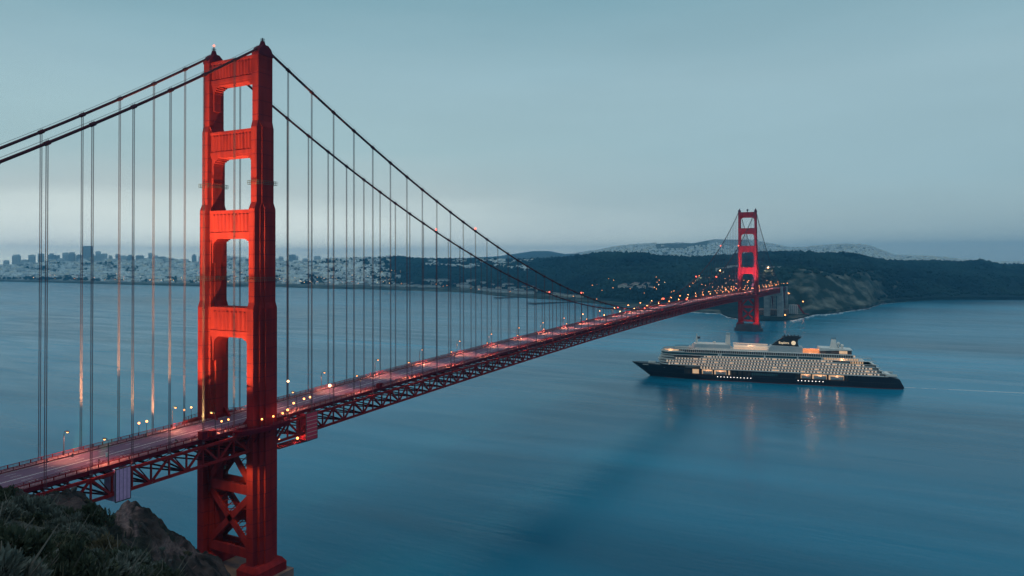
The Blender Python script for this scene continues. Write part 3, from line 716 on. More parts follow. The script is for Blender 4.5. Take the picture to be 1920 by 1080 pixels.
for sy in (-1, 1):
    for j in range(24): m.box(28+j*1., 28.35+j*1., *sorted((sy*11.8, sy*12.0)), 34.7, 36.4)
    m.box(27.5, 52, *sorted((sy*11.8, sy*12.0)), 36.3, 36.6)
m.build('sun_deck_screen', GLASS, ship)
k = MB(); k.prism(plan(46, 91, 11, 4), 36.6, 40.3, taper=plan(49, 90, 10.2, 4)); d0 = k.build('deckhouse', GREYT, ship); MB().prism(plan(44, 93, 12, 4), 34.7, 36.6).build('deckhouse_base', SW, d0); MB().prism(plan(50, 90, 9.6, 3), 40.3, 40.9).build('roof', SW, d0)
m = MB(); m.tube([(53.5, 0, 40.8), (53.5, 0, 47), (53.5, 0, 52)], [1.5, .8, .25], 6); m.beam((51, 0, 45), (56, 0, 45), .3); m.beam((53.5, -3, 46.5), (53.5, 3, 46.5), .3); m.beam((53.5, 0, 48.6), (56.5, 0, 48.6), .2); mm = m.build('radar_mast', SW, ship)
k = MB(); k.box(54, 57.4, -.08, .08, 45.8, 48.2); k.build('flag', STEELDK, mm)
m = MB(); m.tube([(72, 0, 40.9), (72, 0, 43.2)], .5, 6); m.ball((73.5, 0, 42.3), 1.2); m.build('antenna', SW, ship)
m = MB(); m.prism([(85, -2.4), (90.6, -2.4), (90.6, 2.4), (85, 2.4)], 40.6, 51.6, taper=[(86, -2), (90.2, -2), (90.2, 2), (86, 2)]); f0 = m.build('white_funnel', SW, ship); MB().box(85.9, 90.4, -2.1, 2.1, 51.6, 53.6).build('funnel_cap', GREYT, f0)
# white cabana frames
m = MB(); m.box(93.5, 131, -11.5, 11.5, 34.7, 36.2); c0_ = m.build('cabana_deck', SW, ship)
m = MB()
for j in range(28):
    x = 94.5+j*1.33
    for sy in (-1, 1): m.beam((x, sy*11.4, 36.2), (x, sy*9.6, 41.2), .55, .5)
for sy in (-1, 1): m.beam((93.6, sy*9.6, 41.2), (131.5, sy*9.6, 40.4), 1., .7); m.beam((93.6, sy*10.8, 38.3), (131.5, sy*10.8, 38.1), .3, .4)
m.build('cabana_frame', mat('cabana_white_glow', (.78, .66, .58), .5, emit=(1, .7, .5), es=.18), c0_)  # weak warm emission paints deck lighting onto the frames, which are no lamps
m = MB(); m.box(95, 130, -9, 9, 36.2, 39); m.build('cabana_screen', WLIT, c0_)
k = MB(); k.extr([(127.5, 34.7), (166.5, 34.7), (166.5, 40.6), (134, 41.2)], 1, -9.5, 9.5); hs = k.build('funnel_housing', GREYT, ship); 
k = MB(); k.extr([(134.5, 41.1), (163.2, 40.8), (162.4, 43), (161.8, 45.5), (162.2, 47.8), (164.2, 50.2), (165.5, 51.3), (161, 52.6), (155, 52.4), (150.5, 51.8), (146, 50), (141, 46.6)], 1, -3.2, 3.2)
fin = k.build('funnel', mat('funnel_black', (.012, .012, .018), .4), ship)
k = MB()
for x in (148, 151.5, 155, 158.5, 162.3): k.tube([(x, 0, 51), (x+.3, 0, 54)], [.55, .3], 6); k.tube([(x+.8, 1, 51), (x+1.1, 1, 53.2)], [.5, .3], 6)
for j in range(10): k.ball((146.5+j*1.9, (j % 3-1)*1.2, 51.3+.5*(j % 2)), .8, 6, 5)
for j in range(4): k.ball((163.6+j*.6, 0, 49.2+j*.7), .75, 6, 5)
k.build('exhaust_pipes', STEELDK, fin)
CREAML = emat('sign_glow', (1., .78, .50), .95)
for sy in (-1, 1): k = MB(); k.tube([(157.6, sy*3.2, 44.6), (157.6, sy*3.32, 44.6)], 2.3, 24); k.build('funnel_emblem', CREAML, fin)
k = MB()
for sy in (-1, 1):
    for j in range(8): t = j*math.pi/4; k.beam((157.6+.7*math.cos(t), sy*3.36, 44.6+.7*math.sin(t)), (157.6+1.7*math.cos(t), sy*3.36, 44.6+1.7*math.sin(t)), .10, .22)
k.build('emblem_rays', mat('emblem_gold', (.45, .30, .15), .5), fin)
for sy in (-1, 1):
    fc = bpy.data.curves.new('lettering', 'FONT'); fc.body = 'Explora'; fc.size = 3.5; fc.extrude = .04; fc.offset = .03; fc.align_x = 'CENTER'
    fo = bpy.data.objects.new('lettering', fc); fo.location = (147.6, sy*3.25, 43.4); fo.rotation_euler = (R_(90), 0, 0 if sy < 0 else math.pi); fc.materials.append(CREAML); col.objects.link(fo); bpy.context.view_layer.update(); me_ = bpy.data.meshes.new_from_object(fo.evaluated_get(bpy.context.evaluated_depsgraph_get())); f2 = bpy.data.objects.new('lettering', me_); f2.location = fo.location; f2.rotation_euler = fo.rotation_euler; f2.parent = fin; col.objects.link(f2); bpy.data.objects.remove(fo)
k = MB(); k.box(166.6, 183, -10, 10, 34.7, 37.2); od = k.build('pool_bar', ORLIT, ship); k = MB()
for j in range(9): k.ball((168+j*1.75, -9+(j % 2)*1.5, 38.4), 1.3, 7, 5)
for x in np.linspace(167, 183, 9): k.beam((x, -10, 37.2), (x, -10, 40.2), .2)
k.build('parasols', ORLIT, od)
k = MB(); k.extr([(183, 37.6), (183.5, 41), (216, 39.8), (216, 38.9), (200, 38.6)], 1, -11, 11); sl = k.build('aft_canopy', SW, ship); MB().extr([(184, 34.7), (184, 37.7), (200, 38.5), (215.3, 38.8), (215.3, 34.7)], 1, -10, 10).build('aft_lounge', CABD, sl); MB().box(203, 211, -10.1, 10.1, 35.2, 38.3).build('lounge_lights', WLIT, sl)
m = MB(); m.prism([(195, -3), (202, -3), (202, 3), (195, 3)], 40.6, 49.5, taper=[(196.8, -1.2), (200.8, -1.2), (200.8, 1.2), (196.8, 1.2)]); am_ = m.build('aft_mast', SW, ship); m = MB()
for x in (197.2, 199, 200.8): m.tube([(x, 0, 49), (x, 0, 52)], .28, 5)
m.build('mast_poles', STEELDK, am_)
m = MB(); m.ball((203.4, -1, 45.3), 1.9, 12, 8); m.ball((207, -1, 43), 1.9, 12, 8); m.tube([(203.4, -1, 40.3), (203.4, -1, 44)], .9, 8); m.tube([(207, -1, 40), (207, -1, 42)], .9, 8); m.build('radome', SW, ship, True)
# aft lit terrace and stepped terraces
k = MB().prism(plan(186, 238, 14.6, 1, 10), 28.0, 28.4).build('terrace_deck', SW, ship)
MB().prism(plan(188, 222, 12.5, 1, 6), 28.4, 30.8).build('terrace_bar', WLIT, k)
m = MB()
for sy in (-1, 1):
    for x in np.linspace(187, 221, 15): m.box(x, x+.6, *sorted((sy*12.52, sy*14.2)), 28.4, 30.9)
m.build('terrace_columns', SW, k)
MB().prism(plan(186, 226, 12.4, 1, 4), 24.9+.35, 28.0).build('terrace_wall', WLIT, k)
m = MB()
for sy in (-1, 1):
    for x in np.linspace(200, 224, 11): m.box(x, x+1., *sorted((sy*12.42, sy*12.5)), 25.5, 27.6)
m.build('terrace_window', CABD, k)
m = MB()
for sy in (-1, 1):
    prev = None
    for j in range(11): t = j/10; q = (222+17*t, sy*(12-2*t), 31.3-3*t**2.2); m.beam((q[0], q[1], 28.2), q, .2) if j % 2 else None; (m.beam(prev, q, .3) if prev else None); prev = q
m.build('awning_frame', GREYT, k)
m = MB(); m.prism(plan(240, 259, 12, 1, 6), 12.9, 13.5); m.prism(plan(248, 258.5, 11, 1, 6), 13.5, 15.2); m.build('mooring_deck', SW, ship)
m = MB(); m.prism(plan(-12, 12, 9, 12), 13.6, 14.3); m.box(-2, 6, -3, 3, 14.3, 17); m.beam((6, -9, 16), (12, -13, 16), .5); m.build('foredeck', SW, ship)
# a few real deck lamps on the ship
for (x, y, z, pw) in ((175, -11, 41, 2500), (112, -11, 42.5, 2500), (205, -15.2, 30, 1800), (66, -15.2, 11.6, 900), (80, -15.2, 11.6, 900), (170, -15.2, 11.6, 900), (183, -15.2, 11.6, 900), (200, -15.2, 11.6, 900), (24, -13.5, 33, 1200)):
    l = bpy.data.lights.new('deck_light', 'POINT'); l.energy = pw*.45; l.color = (1, .50, .26); l.shadow_soft_size = .5; q = bpy.data.objects.new('deck_light', l); q.location = (x, y, z); q.parent = ship; col.objects.link(q)

# ------------------------------------------------------------------ far land: one height field from shore to the far hills
xs_ = lambda *p: (np.array([q[0] for q in p], float), np.array([q[1] for q in p], float))
def I(x, t): return np.interp(x, *t)
SH = xs_((-300, 527), (0, 528), (100, 530), (200, 533), (370, 537), (520, 538), (600, 541), (700, 543), (800, 546), (880, 549), (935, 555), (1000, 560), (1060, 564), (1150, 573), (1250, 580), (1290, 585), (1350, 588), (1362, 594), (1390, 599), (1420, 602), (1470, 602.5), (1488, 600), (1500, 597), (1526, 590), (1562, 588), (1590, 583), (1627, 578), (1650, 570), (1690, 567), (1743, 563), (1920, 562), (2300, 560))
B2 = {'D': xs_((-300, 5050), (400, 4900), (600, 4400), (700, 3900), (900, 3500), (1050, 2900), (1150, 2500), (1250, 2420), (1350, 2250), (1420, 2080), (1480, 2020), (1530, 2050), (1600, 2250), (1700, 2550), (1920, 2750), (2300, 2800)),
      'y': xs_((-300, 512), (400, 515), (600, 515), (700, 513), (900, 517), (1000, 530), (1050, 534), (1100, 527), (1150, 521), (1200, 520), (1260, 521), (1330, 512), (1400, 509), (1450, 510), (1480, 514), (1530, 511), (1600, 509), (1650, 512), (1700, 517), (1920, 522), (2300, 520))}
R3 = {'D': xs_((-300, 5700), (0, 5600), (250, 5500), (430, 5250), (545, 5000), (600, 4800), (700, 4400), (900, 4200), (960, 4000), (1060, 3400), (1130, 3150), (1290, 3000), (1400, 2900), (1520, 2850), (1650, 3050), (1920, 3350), (2300, 3400)),
      'y': xs_((-300, 502), (-80, 500), (0, 497), (60, 494), (100, 489), (140, 491), (250, 487), (330, 486), (370, 492), (400, 487), (425, 481), (460, 486), (500, 488), (545, 492), (590, 491), (615, 486), (700, 485), (750, 482.5), (790, 487), (820, 488), (900, 488), (960, 489), (1000, 489), (1060, 486), (1100, 481), (1133, 477), (1200, 479), (1240, 485), (1290, 487), (1340, 485), (1400, 480), (1450, 478), (1520, 478), (1532, 482), (1560, 480), (1600, 482), (1640, 491), (1660, 493), (1690, 496), (1740, 495), (1800, 498), (1825, 496), (1842, 493), (1856, 498), (1880, 503), (2300, 503))}
F4 = {'D': xs_((-300, 9000), (900, 9000), (1060, 9000), (1100, 6800), (1200, 6200), (1350, 6500), (1500, 6300), (1600, 5800), (1700, 5200), (1760, 4700), (2300, 4900)),
      'y': xs_((-300, 496), (800, 486), (930, 481), (965, 476), (1000, 471), (1030, 471), (1060, 477), (1090, 475), (1120, 471), (1150, 465), (1180, 461), (1250, 457), (1300, 457), (1340, 450), (1400, 451), (1440, 459), (1480, 467), (1510, 467), (1530, 464), (1570, 461), (1615, 461), (1640, 468), (1660, 476), (1680, 483), (1700, 483), (1760, 486), (1820, 493), (1870, 496), (2300, 499))}
def zpix(y, D): return CAM[2]+D*(-(y-PPY)/FPX*UP[2]+FWD[2])
def shoreD(x): return CAM[2]/((SH_y(x)-PPY)/FPX*UP[2]-FWD[2]-(x-PPX)/FPX*RIGHT[2])
def SH_y(x): return np.interp(x, *SH)
NX = 620; NY = 150
XC = np.linspace(-260, 2240, NX)
def keys(x):
    Ds = shoreD(x); d2 = I(x, B2['D']); d3 = I(x, R3['D']); d4 = I(x, F4['D'])
    flat = np.interp(x, [-300, 500, 700, 1000, 1150, 1350, 1380, 1500, 1520, 2300], [300, 320, 420, 330, 120, 60, 170, 150, 14, 14]); z1 = np.interp(x, [-300, 1100, 1350, 1500, 1520, 2300], [7, 5, 5, 5, 9, 9])
    z2 = zpix(I(x, B2['y']), d2); z3 = zpix(I(x, R3['y']), d3); z4 = zpix(I(x, F4['y']), d4)
    dm = .5*(d3+d4); zm = min(z3, z4)-35
    return [(Ds-25, -4), (Ds, -.3), (Ds+10, 2.2), (Ds+flat, z1), (d2, z2), (d2+.35*(d3-d2), z2+.25*(z3-z2)), (d3, z3), (dm, zm), (d4, z4), (d4+1500, 5)]
KT = [keys(x) for x in XC]
ws = np.array([6, 4, 16, 40, 12, 22, 16, 20, 14]); 
Vt = np.zeros((NX, 151, 3)); meta = np.zeros((NX, 151)); Dg = np.zeros((NX, 151)); 
for i, x in enumerate(XC):
    k = KT[i]; r = 0
    for j in range(9):
        n = ws[j]
        for q in range(n):
            t = q/n; D = k[j][0]+(k[j+1][0]-k[j][0])*t; tz = t if j in (0, 1, 2) else (3*t*t-2*t**3)*.45+t*.55
            z = k[j][1]+(k[j+1][1]-k[j][1])*tz; P_ = CAM+D*ray(x, 482); Vt[i, r] = (P_[0], P_[1], z); meta[i, r] = j+t; Dg[i, r] = D; r += 1
    P_ = CAM+k[9][0]*ray(x, 482); Vt[i, r] = (P_[0], P_[1], k[9][1]); meta[i, r] = 9; Dg[i, r] = k[9][0]
for i in range(NX):
    for r in range(12, 151):
        X, Y, Z = Vt[i, r]; m_ = meta[i, r]
        if m_ < 3: continue
        q = noise.fractal(Vector((X/260, Y/260, 0)), 1, 2., 5); w = min(1, (m_-3)*4)
        amp = 9 if m_ > 4 else 16*min(1, (m_-3)*2)
        if 3.0 < m_ < 4.3 and XC[i] > 1470:   # gullies run down the bluff
            g = noise.ridged_multi_fractal(Vector((X/110+.3*Y/110, Z/400, 0)), 1, 2, 4, 1, 2); amp2 = 13*min(1, (m_-3)*4)*min(1, (4.3-m_)*3); Vt[i, r, 2] -= amp2*(g-.9)
        if abs(m_-6) < .25 or abs(m_-8) < .3 or m_ > 6: amp *= .25
        Vt[i, r, 2] += amp*q*w
idx = np.arange(NX*151).reshape(NX, 151)
Fq = np.stack([idx[:-1, :-1], idx[1:, :-1], idx[1:, 1:], idx[:-1, 1:]], -1).reshape(-1, 4)
land = fast_mesh('headland_hills', Vt.reshape(-1, 3), Fq, [], True)
# ground cover: 0 woodland and scrub, 1 built up, 2 bare cliff and grass
cov = np.zeros((NX, 151, 3), np.float32)
def city_w(x, m_, D):
    if m_ < 2.5: return 0
    c = 0.
    if m_ <= 6.1:
        if x < 640: c = 1.
        elif x < 760: c = max(0., 1-(x-640)/120)
        if 800 < x < 1000 and 5.3 < m_ < 6.2: c = max(c, .55)
    if m_ > 6.6: c = 1. if not 1210 < x < 1330 else .4
    if m_ > 6.6 and x < 1090: c = .25
    return c
for i in range(NX):
    for r in range(151):
        x = XC[i]; m_ = meta[i, r]; c = city_w(x, m_, 0)
        q_ = noise.noise(Vector((x/22, m_*2.5, 3))); b_ = max(0., min(1., (x-1472)/10))*max(0., min(1., (1690-x)/70+q_))*max(0., min(1., (4.22-m_)*5+q_)) if m_ > 2 else 0.
        if m_ < 3 and x < 1350: b_ = .8
        cov[i, r] = (c, b_, 0)
ca = land.data.color_attributes.new('cover', 'FLOAT_COLOR', 'POINT'); buf = np.ones((NX*151, 4), np.float32); buf[:, :3] = cov.reshape(-1, 3); ca.data.foreach_set('color', buf.ravel())
lm = bpy.data.materials.new('hill_ground'); lm.use_nodes = True; nt = lm.node_tree; b = nt.nodes['Principled BSDF']; b.inputs['Roughness'].default_value = .95; b.inputs['Specular IOR Level'].default_value = .1
at = N('ShaderNodeAttribute', attribute_name='cover'); sp = N('ShaderNodeSeparateColor'); L(at.outputs['Color'], sp.inputs[0]); tc = N('ShaderNodeTexCoord')
def cn(scale, c1, c2, lo=.35, hi=.65, st=(1, 1, 1)):
    m_ = N('ShaderNodeMapping'); m_.inputs['Scale'].default_value = st; L(tc.outputs['Object'], m_.inputs[0]); n_ = N('ShaderNodeTexNoise'); n_.inputs['Scale'].default_value = scale; n_.inputs['Detail'].default_value = 7; L(m_.outputs[0], n_.inputs['Vector'])
    r_ = N('ShaderNodeValToRGB'); r_.color_ramp.elements[0].position = lo; r_.color_ramp.elements[1].position = hi; r_.color_ramp.elements[0].color = (*c1, 1); r_.color_ramp.elements[1].color = (*c2, 1); L(n_.outputs['Fac'], r_.inputs[0]); return r_
woods = cn(.02, (.003, .016, .026), (.010, .030, .036)); town = cn(.03, (.16, .19, .20), (.44, .45, .44), .4, .6); cliff = cn(.018, (.016, .036, .036), (.20, .20, .17), .46, .72, (1, 1, 2.5))
mA = N('ShaderNodeMix', data_type='RGBA'); L(sp.outputs[0], mA.inputs[0]); L(woods.outputs[0], mA.inputs[6]); L(town.outputs[0], mA.inputs[7])
mB = N('ShaderNodeMix', data_type='RGBA'); L(sp.outputs[1], mB.inputs[0]); L(mA.outputs[2], mB.inputs[6]); L(cliff.outputs[0], mB.inputs[7]); L(mB.outputs[2], b.inputs['Base Color'])
n_ = N('ShaderNodeTexNoise'); n_.inputs['Scale'].default_value = .05; n_.inputs['Detail'].default_value = 8; L(tc.outputs['Object'], n_.inputs['Vector']); bp = N('ShaderNodeBump'); bp.inputs['Distance'].default_value = 6; L(n_.outputs['Fac'], bp.inputs['Height']); L(bp.outputs[0], b.inputs['Normal'])
land.data.materials.append(lm); tag(land, kind='structure')
def ground(x, m_):        # point on the height field at pixel-free grid coordinates (column value x, key position m_)
    fi = (x-XC[0])/(XC[1]-XC[0]); i = int(min(max(fi, 0), NX-2)); fi -= i
    def at_(ii): 
        r = np.searchsorted(meta[ii], m_); r = min(max(r, 1), 150); a, b_ = meta[ii, r-1], meta[ii, r]; t = (m_-a)/(b_-a+1e-9); return Vt[ii, r-1]*(1-t)+Vt[ii, r]*t
    return at_(i)*(1-fi)+at_(i+1)*fi

# ------------------------------------------------------------------ woods on the hills (one mass of small crowns)
ico = np.array([(0, 0, -1), (.72, -.53, -.45), (-.28, -.85, -.45), (-.89, 0, -.45), (-.28, .85, -.45), (.72, .53, -.45), (.28, -.85, .45), (-.72, -.53, .45), (-.72, .53, .45), (.28, .85, .45), (.89, 0, .45), (0, 0, 1)], float)
icf = np.array([(0, 1, 2), (1, 0, 5), (0, 2, 3), (0, 3, 4), (0, 4, 5), (1, 5, 10), (2, 1, 6), (3, 2, 7), (4, 3, 8), (5, 4, 9), (1, 10, 6), (2, 6, 7), (3, 7, 8), (4, 8, 9), (5, 9, 10), (6, 10, 11), (7, 6, 11), (8, 7, 11), (9, 8, 11), (10, 9, 11)])
TV = []; TF = []; nT = 0
def place_tree(x, m_, s):
    global nT
    g = ground(x, m_)
    if not (1.5 < g[2]): return
    v = ico*(1+rng.uniform(-.28, .28, (12, 1)))*np.array([s, s, s*rng.uniform(.7, 1.25)])+g+np.array([0, 0, s*.45]); TV.append(v); TF.append(icf+nT*12); nT += 1
for k in range(23000):
    x = rng.uniform(640, 2000); m_ = rng.choice([rng.uniform(3.15, 4.1), rng.uniform(4, 5.6), rng.uniform(5.5, 6.12)], p=[.35, .35, .3])
    if x < 800 and rng.random() > (x-640)/160: continue
    if 1476 < x < 1690 and m_ < 4.25 and rng.random() < min(1, (1700-x)/60)*(1 if m_ < 3.8 else .8): continue
    if 1340 < x < 1500 and m_ < 3.5: continue
    if noise.noise(Vector((x/40, m_*3, 5))) < -.38: continue
    place_tree(x, m_, rng.uniform(5, 10.5) if m_ > 4.2 else rng.uniform(4, 8))
for k in range(4200):       # shelter belts and street trees in the city
    x = rng.uniform(-100, 800); m_ = rng.uniform(3.0, 6)
    v = noise.noise(Vector((x/38, m_*2.2, 1)))
    if (m_ < 3.35 and (x < 190 or 400 < x < 620 or v > -.1)) or v > .22 or (60 < x < 130 and m_ > 5.2): place_tree(x, m_, rng.uniform(6, 12) if m_ < 3.4 else rng.uniform(4.5, 9))
LEAF = mat('far_foliage', (.003, .017, .028), .95, (.020, .052, .055), .006, spec=.1)
wood = fast_mesh('woods', np.concatenate(TV), np.concatenate(TF), LEAF); tag(wood, kind='stuff')

# ------------------------------------------------------------------ houses: nearest ones single, the rest one mass
HW1 = mat('house_wall_pale', (.55, .56, .55), .8, (.42, .44, .45), .02); HW2 = mat('house_wall_cream', (.60, .55, .46), .8, (.45, .42, .38), .03); HRF = mat('house_roof', (.16, .10, .09), .85, (.22, .20, .19), .05); HR2 = mat('house_roof_grey', (.12, .13, .14), .85)
VW = [mat(f'far_wall_{n}', c, .85) for n, c in (('white', (.88, .89, .88)), ('grey', (.60, .63, .65)), ('cream', (.84, .78, .68)), ('slate', (.26, .29, .33)))]
bv = np.array([(-.5, -.5, 0), (.5, -.5, 0), (.5, .5, 0), (-.5, .5, 0), (-.5, -.5, 1), (.5, -.5, 1), (.5, .5, 1), (-.5, .5, 1)], float); bf = np.array([(4, 5, 6, 7), (0, 1, 5, 4), (1, 2, 6, 5), (2, 3, 7, 6), (3, 0, 4, 7)])
HV = []; HF = []; HM = []; nH = 0
def mass_house(x, m_, w, d, h, mi):
    global nH
    g = ground(x, m_); a = rng.choice([.15, .15+math.pi/2])+rng.uniform(-.08, .08); c, s = math.cos(a), math.sin(a)
    v = bv*np.array([w, d, h+3]); v = np.stack([v[:, 0]*c-v[:, 1]*s, v[:, 0]*s+v[:, 1]*c, v[:, 2]-3], 1)+g; HV.append(v); HF.append(bf+nH*8); HM.extend([mi]*5); nH += 1
cand = []
for k in range(15500):
    x = rng.uniform(-150, 760); m_ = rng.uniform(3.0, 6.08)
    v = noise.noise(Vector((x/38, m_*2.2, 1)))
    if v > .24 or (m_ < 3.3 and x < 190) or (x > 640 and rng.random() < (x-640)/110): continue
    if 730 < x and m_ > 4.5: continue
    w = rng.uniform(8, 20) if rng.random() < .85 else rng.uniform(20, 42); mass_house(x, m_, w, rng.uniform(9, 16), rng.uniform(6, 13)+(8 if w > 24 and rng.random() < .5 else 0), int(rng.choice(4, p=[.42, .26, .2, .12])))
for k in range(900):
    x = rng.uniform(800, 1000); m_ = rng.uniform(5.35, 6.05)
    if noise.noise(Vector((x/25, m_*4, 9))) > .0: continue
    mass_house(x, m_, rng.uniform(8, 18), 12, rng.uniform(6, 11), int(rng.choice(4, p=[.5, .25, .2, .05])))
for k in range(5200):
    x = rng.uniform(1080, 1960); m_ = rng.uniform(7.2, 8.03)
    if 1230 < x < 1400 and m_ > 7.6 and noise.noise(Vector((x/30, m_*4, 9))) > -.25: continue
    mass_house(x, m_, rng.uniform(9, 22), 12, rng.uniform(7, 13), int(rng.choice(4, p=[.55, .2, .2, .05])))
hm = fast_mesh('distant_housing', np.concatenate(HV), np.concatenate(HF), VW); hm.data.polygons.foreach_set('material_index', np.array(HM, np.int32)); hm.data.update(); tag(hm, kind='stuff')
def house_proto(wm_, rm_, w, d, h, hip):
    e = empty('house'); MB().box(-w/2, w/2, -d/2, d/2, -3, h).build('wall', wm_, e); r = MB(); o = .5
    if hip: r.add([(-w/2-o, -d/2-o, h), (w/2+o, -d/2-o, h), (w/2+o, d/2+o, h), (-w/2-o, d/2+o, h), (-w/2+d*.4, 0, h+d*.28), (w/2-d*.4, 0, h+d*.28)], [(0, 1, 5, 4), (2, 3, 4, 5), (1, 2, 5), (3, 0, 4), (3, 2, 1, 0)])
    else: r.box(-w/2-.2, w/2+.2, -d/2-.2, d/2+.2, h, h+.9)
    r.build('roof', rm_, e); k = MB()
    for i in range(int(w/3.2)): xx = -w/2+1.6+i*3.2; k.box(xx-.6, xx+.6, -d/2-.05, -d/2+.01, 1.4, 2.8)
    k.build('window', STEELDK, e); return e
protos = [house_proto(HW1, HRF, 16, 10, 6, 1), house_proto(HW2, HRF, 20, 11, 7, 1), house_proto(HW1, HR2, 26, 12, 9, 0), house_proto(HW2, HR2, 14, 10, 7, 1), house_proto(HW1, HR2, 44, 14, 8, 1)]
def inst(pi, x, m_, label, group, rz=None, sc=1.):
    g = ground(x, m_); o = copy_tree(protos[pi]); o.location = tuple(g); o.rotation_euler = (0, 0, rng.uniform(-.3, .3) if rz is None else rz); o.scale = (sc, sc, sc); return tag(o, label, 'house', group)
for k in range(17): inst(0 if k % 3 else 1, 1165+k*3.4+rng.uniform(-1, 1), 3.55+.06*math.sin(k), 'white house in the long row on the dark slope left of the far tower', 'row of white houses on the wooded slope', rz=.1)
for k in range(14): inst(4 if k % 2 else 2, 700+k*9, 2.75+rng.uniform(-.1, .1), 'long pale shed on the flat shore right of the near tower', 'long pale sheds on the flat shore')
for k in range(8): inst(4, 905+k*12, 2.6, 'very low pale building on the shore flat behind the suspenders', 'low pale buildings on the shore flat', sc=1.1)
for k in range(12): inst(3, 1035+rng.uniform(0, 55), 2.6+rng.uniform(0, .35), 'pale cottage clustered by the pier at the foot of the wooded bluff', 'cottages by the pier')
for k in range(10): inst(2, 1352+k*7 if k < 5 else 1425+(k-5)*7, 4.0+rng.uniform(-.05, .12), 'pale block among trees on the hilltop behind the far tower', 'pale blocks behind the far tower', sc=1.1)
for k in range(150):
    x = rng.uniform(-60, 690); inst(int(rng.integers(0, 4)), x, rng.uniform(2.9, 3.3) if x > 200 else rng.uniform(3.35, 3.6), 'pale waterfront house in the front rows of the city', 'waterfront houses of the city', sc=rng.uniform(.9, 1.4))
for k in range(45): inst(int(rng.integers(0, 5)), rng.uniform(690, 1010), rng.uniform(3.0, 3.45), 'pale building half hidden by trees along the foot of the wooded hill', 'buildings along the foot of the wooded hill', sc=rng.uniform(.9, 1.3))
for pr in protos:
    for ch in list(pr.children): bpy.data.objects.remove(ch)
    bpy.data.objects.remove(pr)

# skyline towers: (x centre, width px, y top, distance)
TWM = [mat(n, c, .7, c2, .06, stretch=(1, 1, 2.)) for n, c, c2 in (('tower_wall_pale', (.85, .86, .86), (.70, .72, .74)), ('tower_wall_slate', (.48, .52, .57), (.40, .45, .50)), ('tower_wall_beige', (.82, .78, .73), (.70, .67, .63)))]
sky_t = [(31, 12, 475, 6300, 0), (60, 10, 476, 6500, 0), (77, 9, 474, 6400, 0), (97, 11, 473, 6300, 1), (108, 6, 477, 6400, 1), (123, 9, 472, 6500, 0), (135, 10, 471, 6200, 1), (148, 8, 476, 6400, 1), (164, 15, 460, 6200, 1), (176, 4, 475, 6600, 0), (184, 8, 470, 6600, 0), (195, 10, 474, 6400, 0), (207, 6, 477, 6300, 2), (221, 7, 475, 6400, 1), (231, 10, 478, 6200, 0), (244, 11, 476, 6300, 1), (262, 12, 478, 6200, 1), (282, 6, 473, 6500, 0), (292, 8, 477, 6300, 0), (304, 13, 480, 6200, 1), (345, 14, 485, 6200, 0), (364, 7, 475, 6500, 1), (376, 6, 480, 6400, 0), (520, 5, 485, 6400, 0), (527, 8, 480, 6300, 0), (548, 11, 477, 6200, 1), (556, 6, 480, 6400, 0), (572, 9, 483, 6300, 0), (595, 11, 480, 6500, 0), (46, 12, 485, 6100, 0), (114, 10, 482, 6000, 0), (155, 12, 483, 6000, 0), (172, 8, 481, 6000, 2), (200, 14, 483, 6000, 0), (216, 9, 484, 6000, 0), (272, 10, 484, 6000, 0), (322, 9, 486, 6000, 2), (12, 8, 486, 6100, 0)]
names = {8: 'tallest dark stepped high-rise on the hazy skyline left of the near tower', 0: 'leftmost tall hazy high-rise on the skyline', 25: 'tallest hazy high-rise just right of the near tower', 28: 'wide pale high-rise standing alone right of the near tower'}
for i, (x, w, yt, D, mi) in enumerate(sky_t):
    p0 = pt(x, 482, D); wm_ = w/FPX*D; zt_ = zpix(yt, D)
    e = tag(empty('high_rise', (p0[0], p0[1], 20), -YAW+rng.uniform(-.1, .1)), names.get(i, 'hazy flat-topped high-rise on the city skyline'), 'high-rise', 'high-rises on the city skyline')
    h = zt_-20; m = MB(); m.box(-wm_/2, wm_/2, -wm_*.35, wm_*.35, 0, h*.93 if i % 3 == 0 else h)
    wl = m.build('wall', TWM[mi], e)
    m = MB(); s_ = .55 if i % 2 else .8
    m.box(-wm_/2*s_, wm_/2*s_, -wm_*.3*s_, wm_*.3*s_, h*.93 if i % 3 == 0 else h, h if i % 3 == 0 else h+4)
    m.build('roof_storey', TWM[mi], e)
    m = MB(); k = int(h/9)
    for q in range(k): m.box(-wm_/2-.4, wm_/2+.4, -wm_*.35-.4, wm_*.35+.4, h*.9*q/k+2, h*.9*q/k+5)
    m.build('window_band', TWM[1], e)
# large pale hospital-like block on the far hill
p0 = pt(1325, 482, 5900); e = tag(empty('apartment_block', (p0[0], p0[1], 120), -YAW), 'very wide pale block on the far hill left of the far tower', 'building'); m = MB()
for i, (x0, x1, h) in enumerate(((-95, -20, 78), (-22, 40, 74), (38, 62, 84), (60, 118, 60))): m.box(x0, x1, -20, 20+i, 0, h)
m.build('wall', VW[2], e); m = MB()
for q in range(6): m.box(-94, 116, -20.3, -20, 20+q*8, 22.5+q*8)
m.build('window_band', VW[1], e)

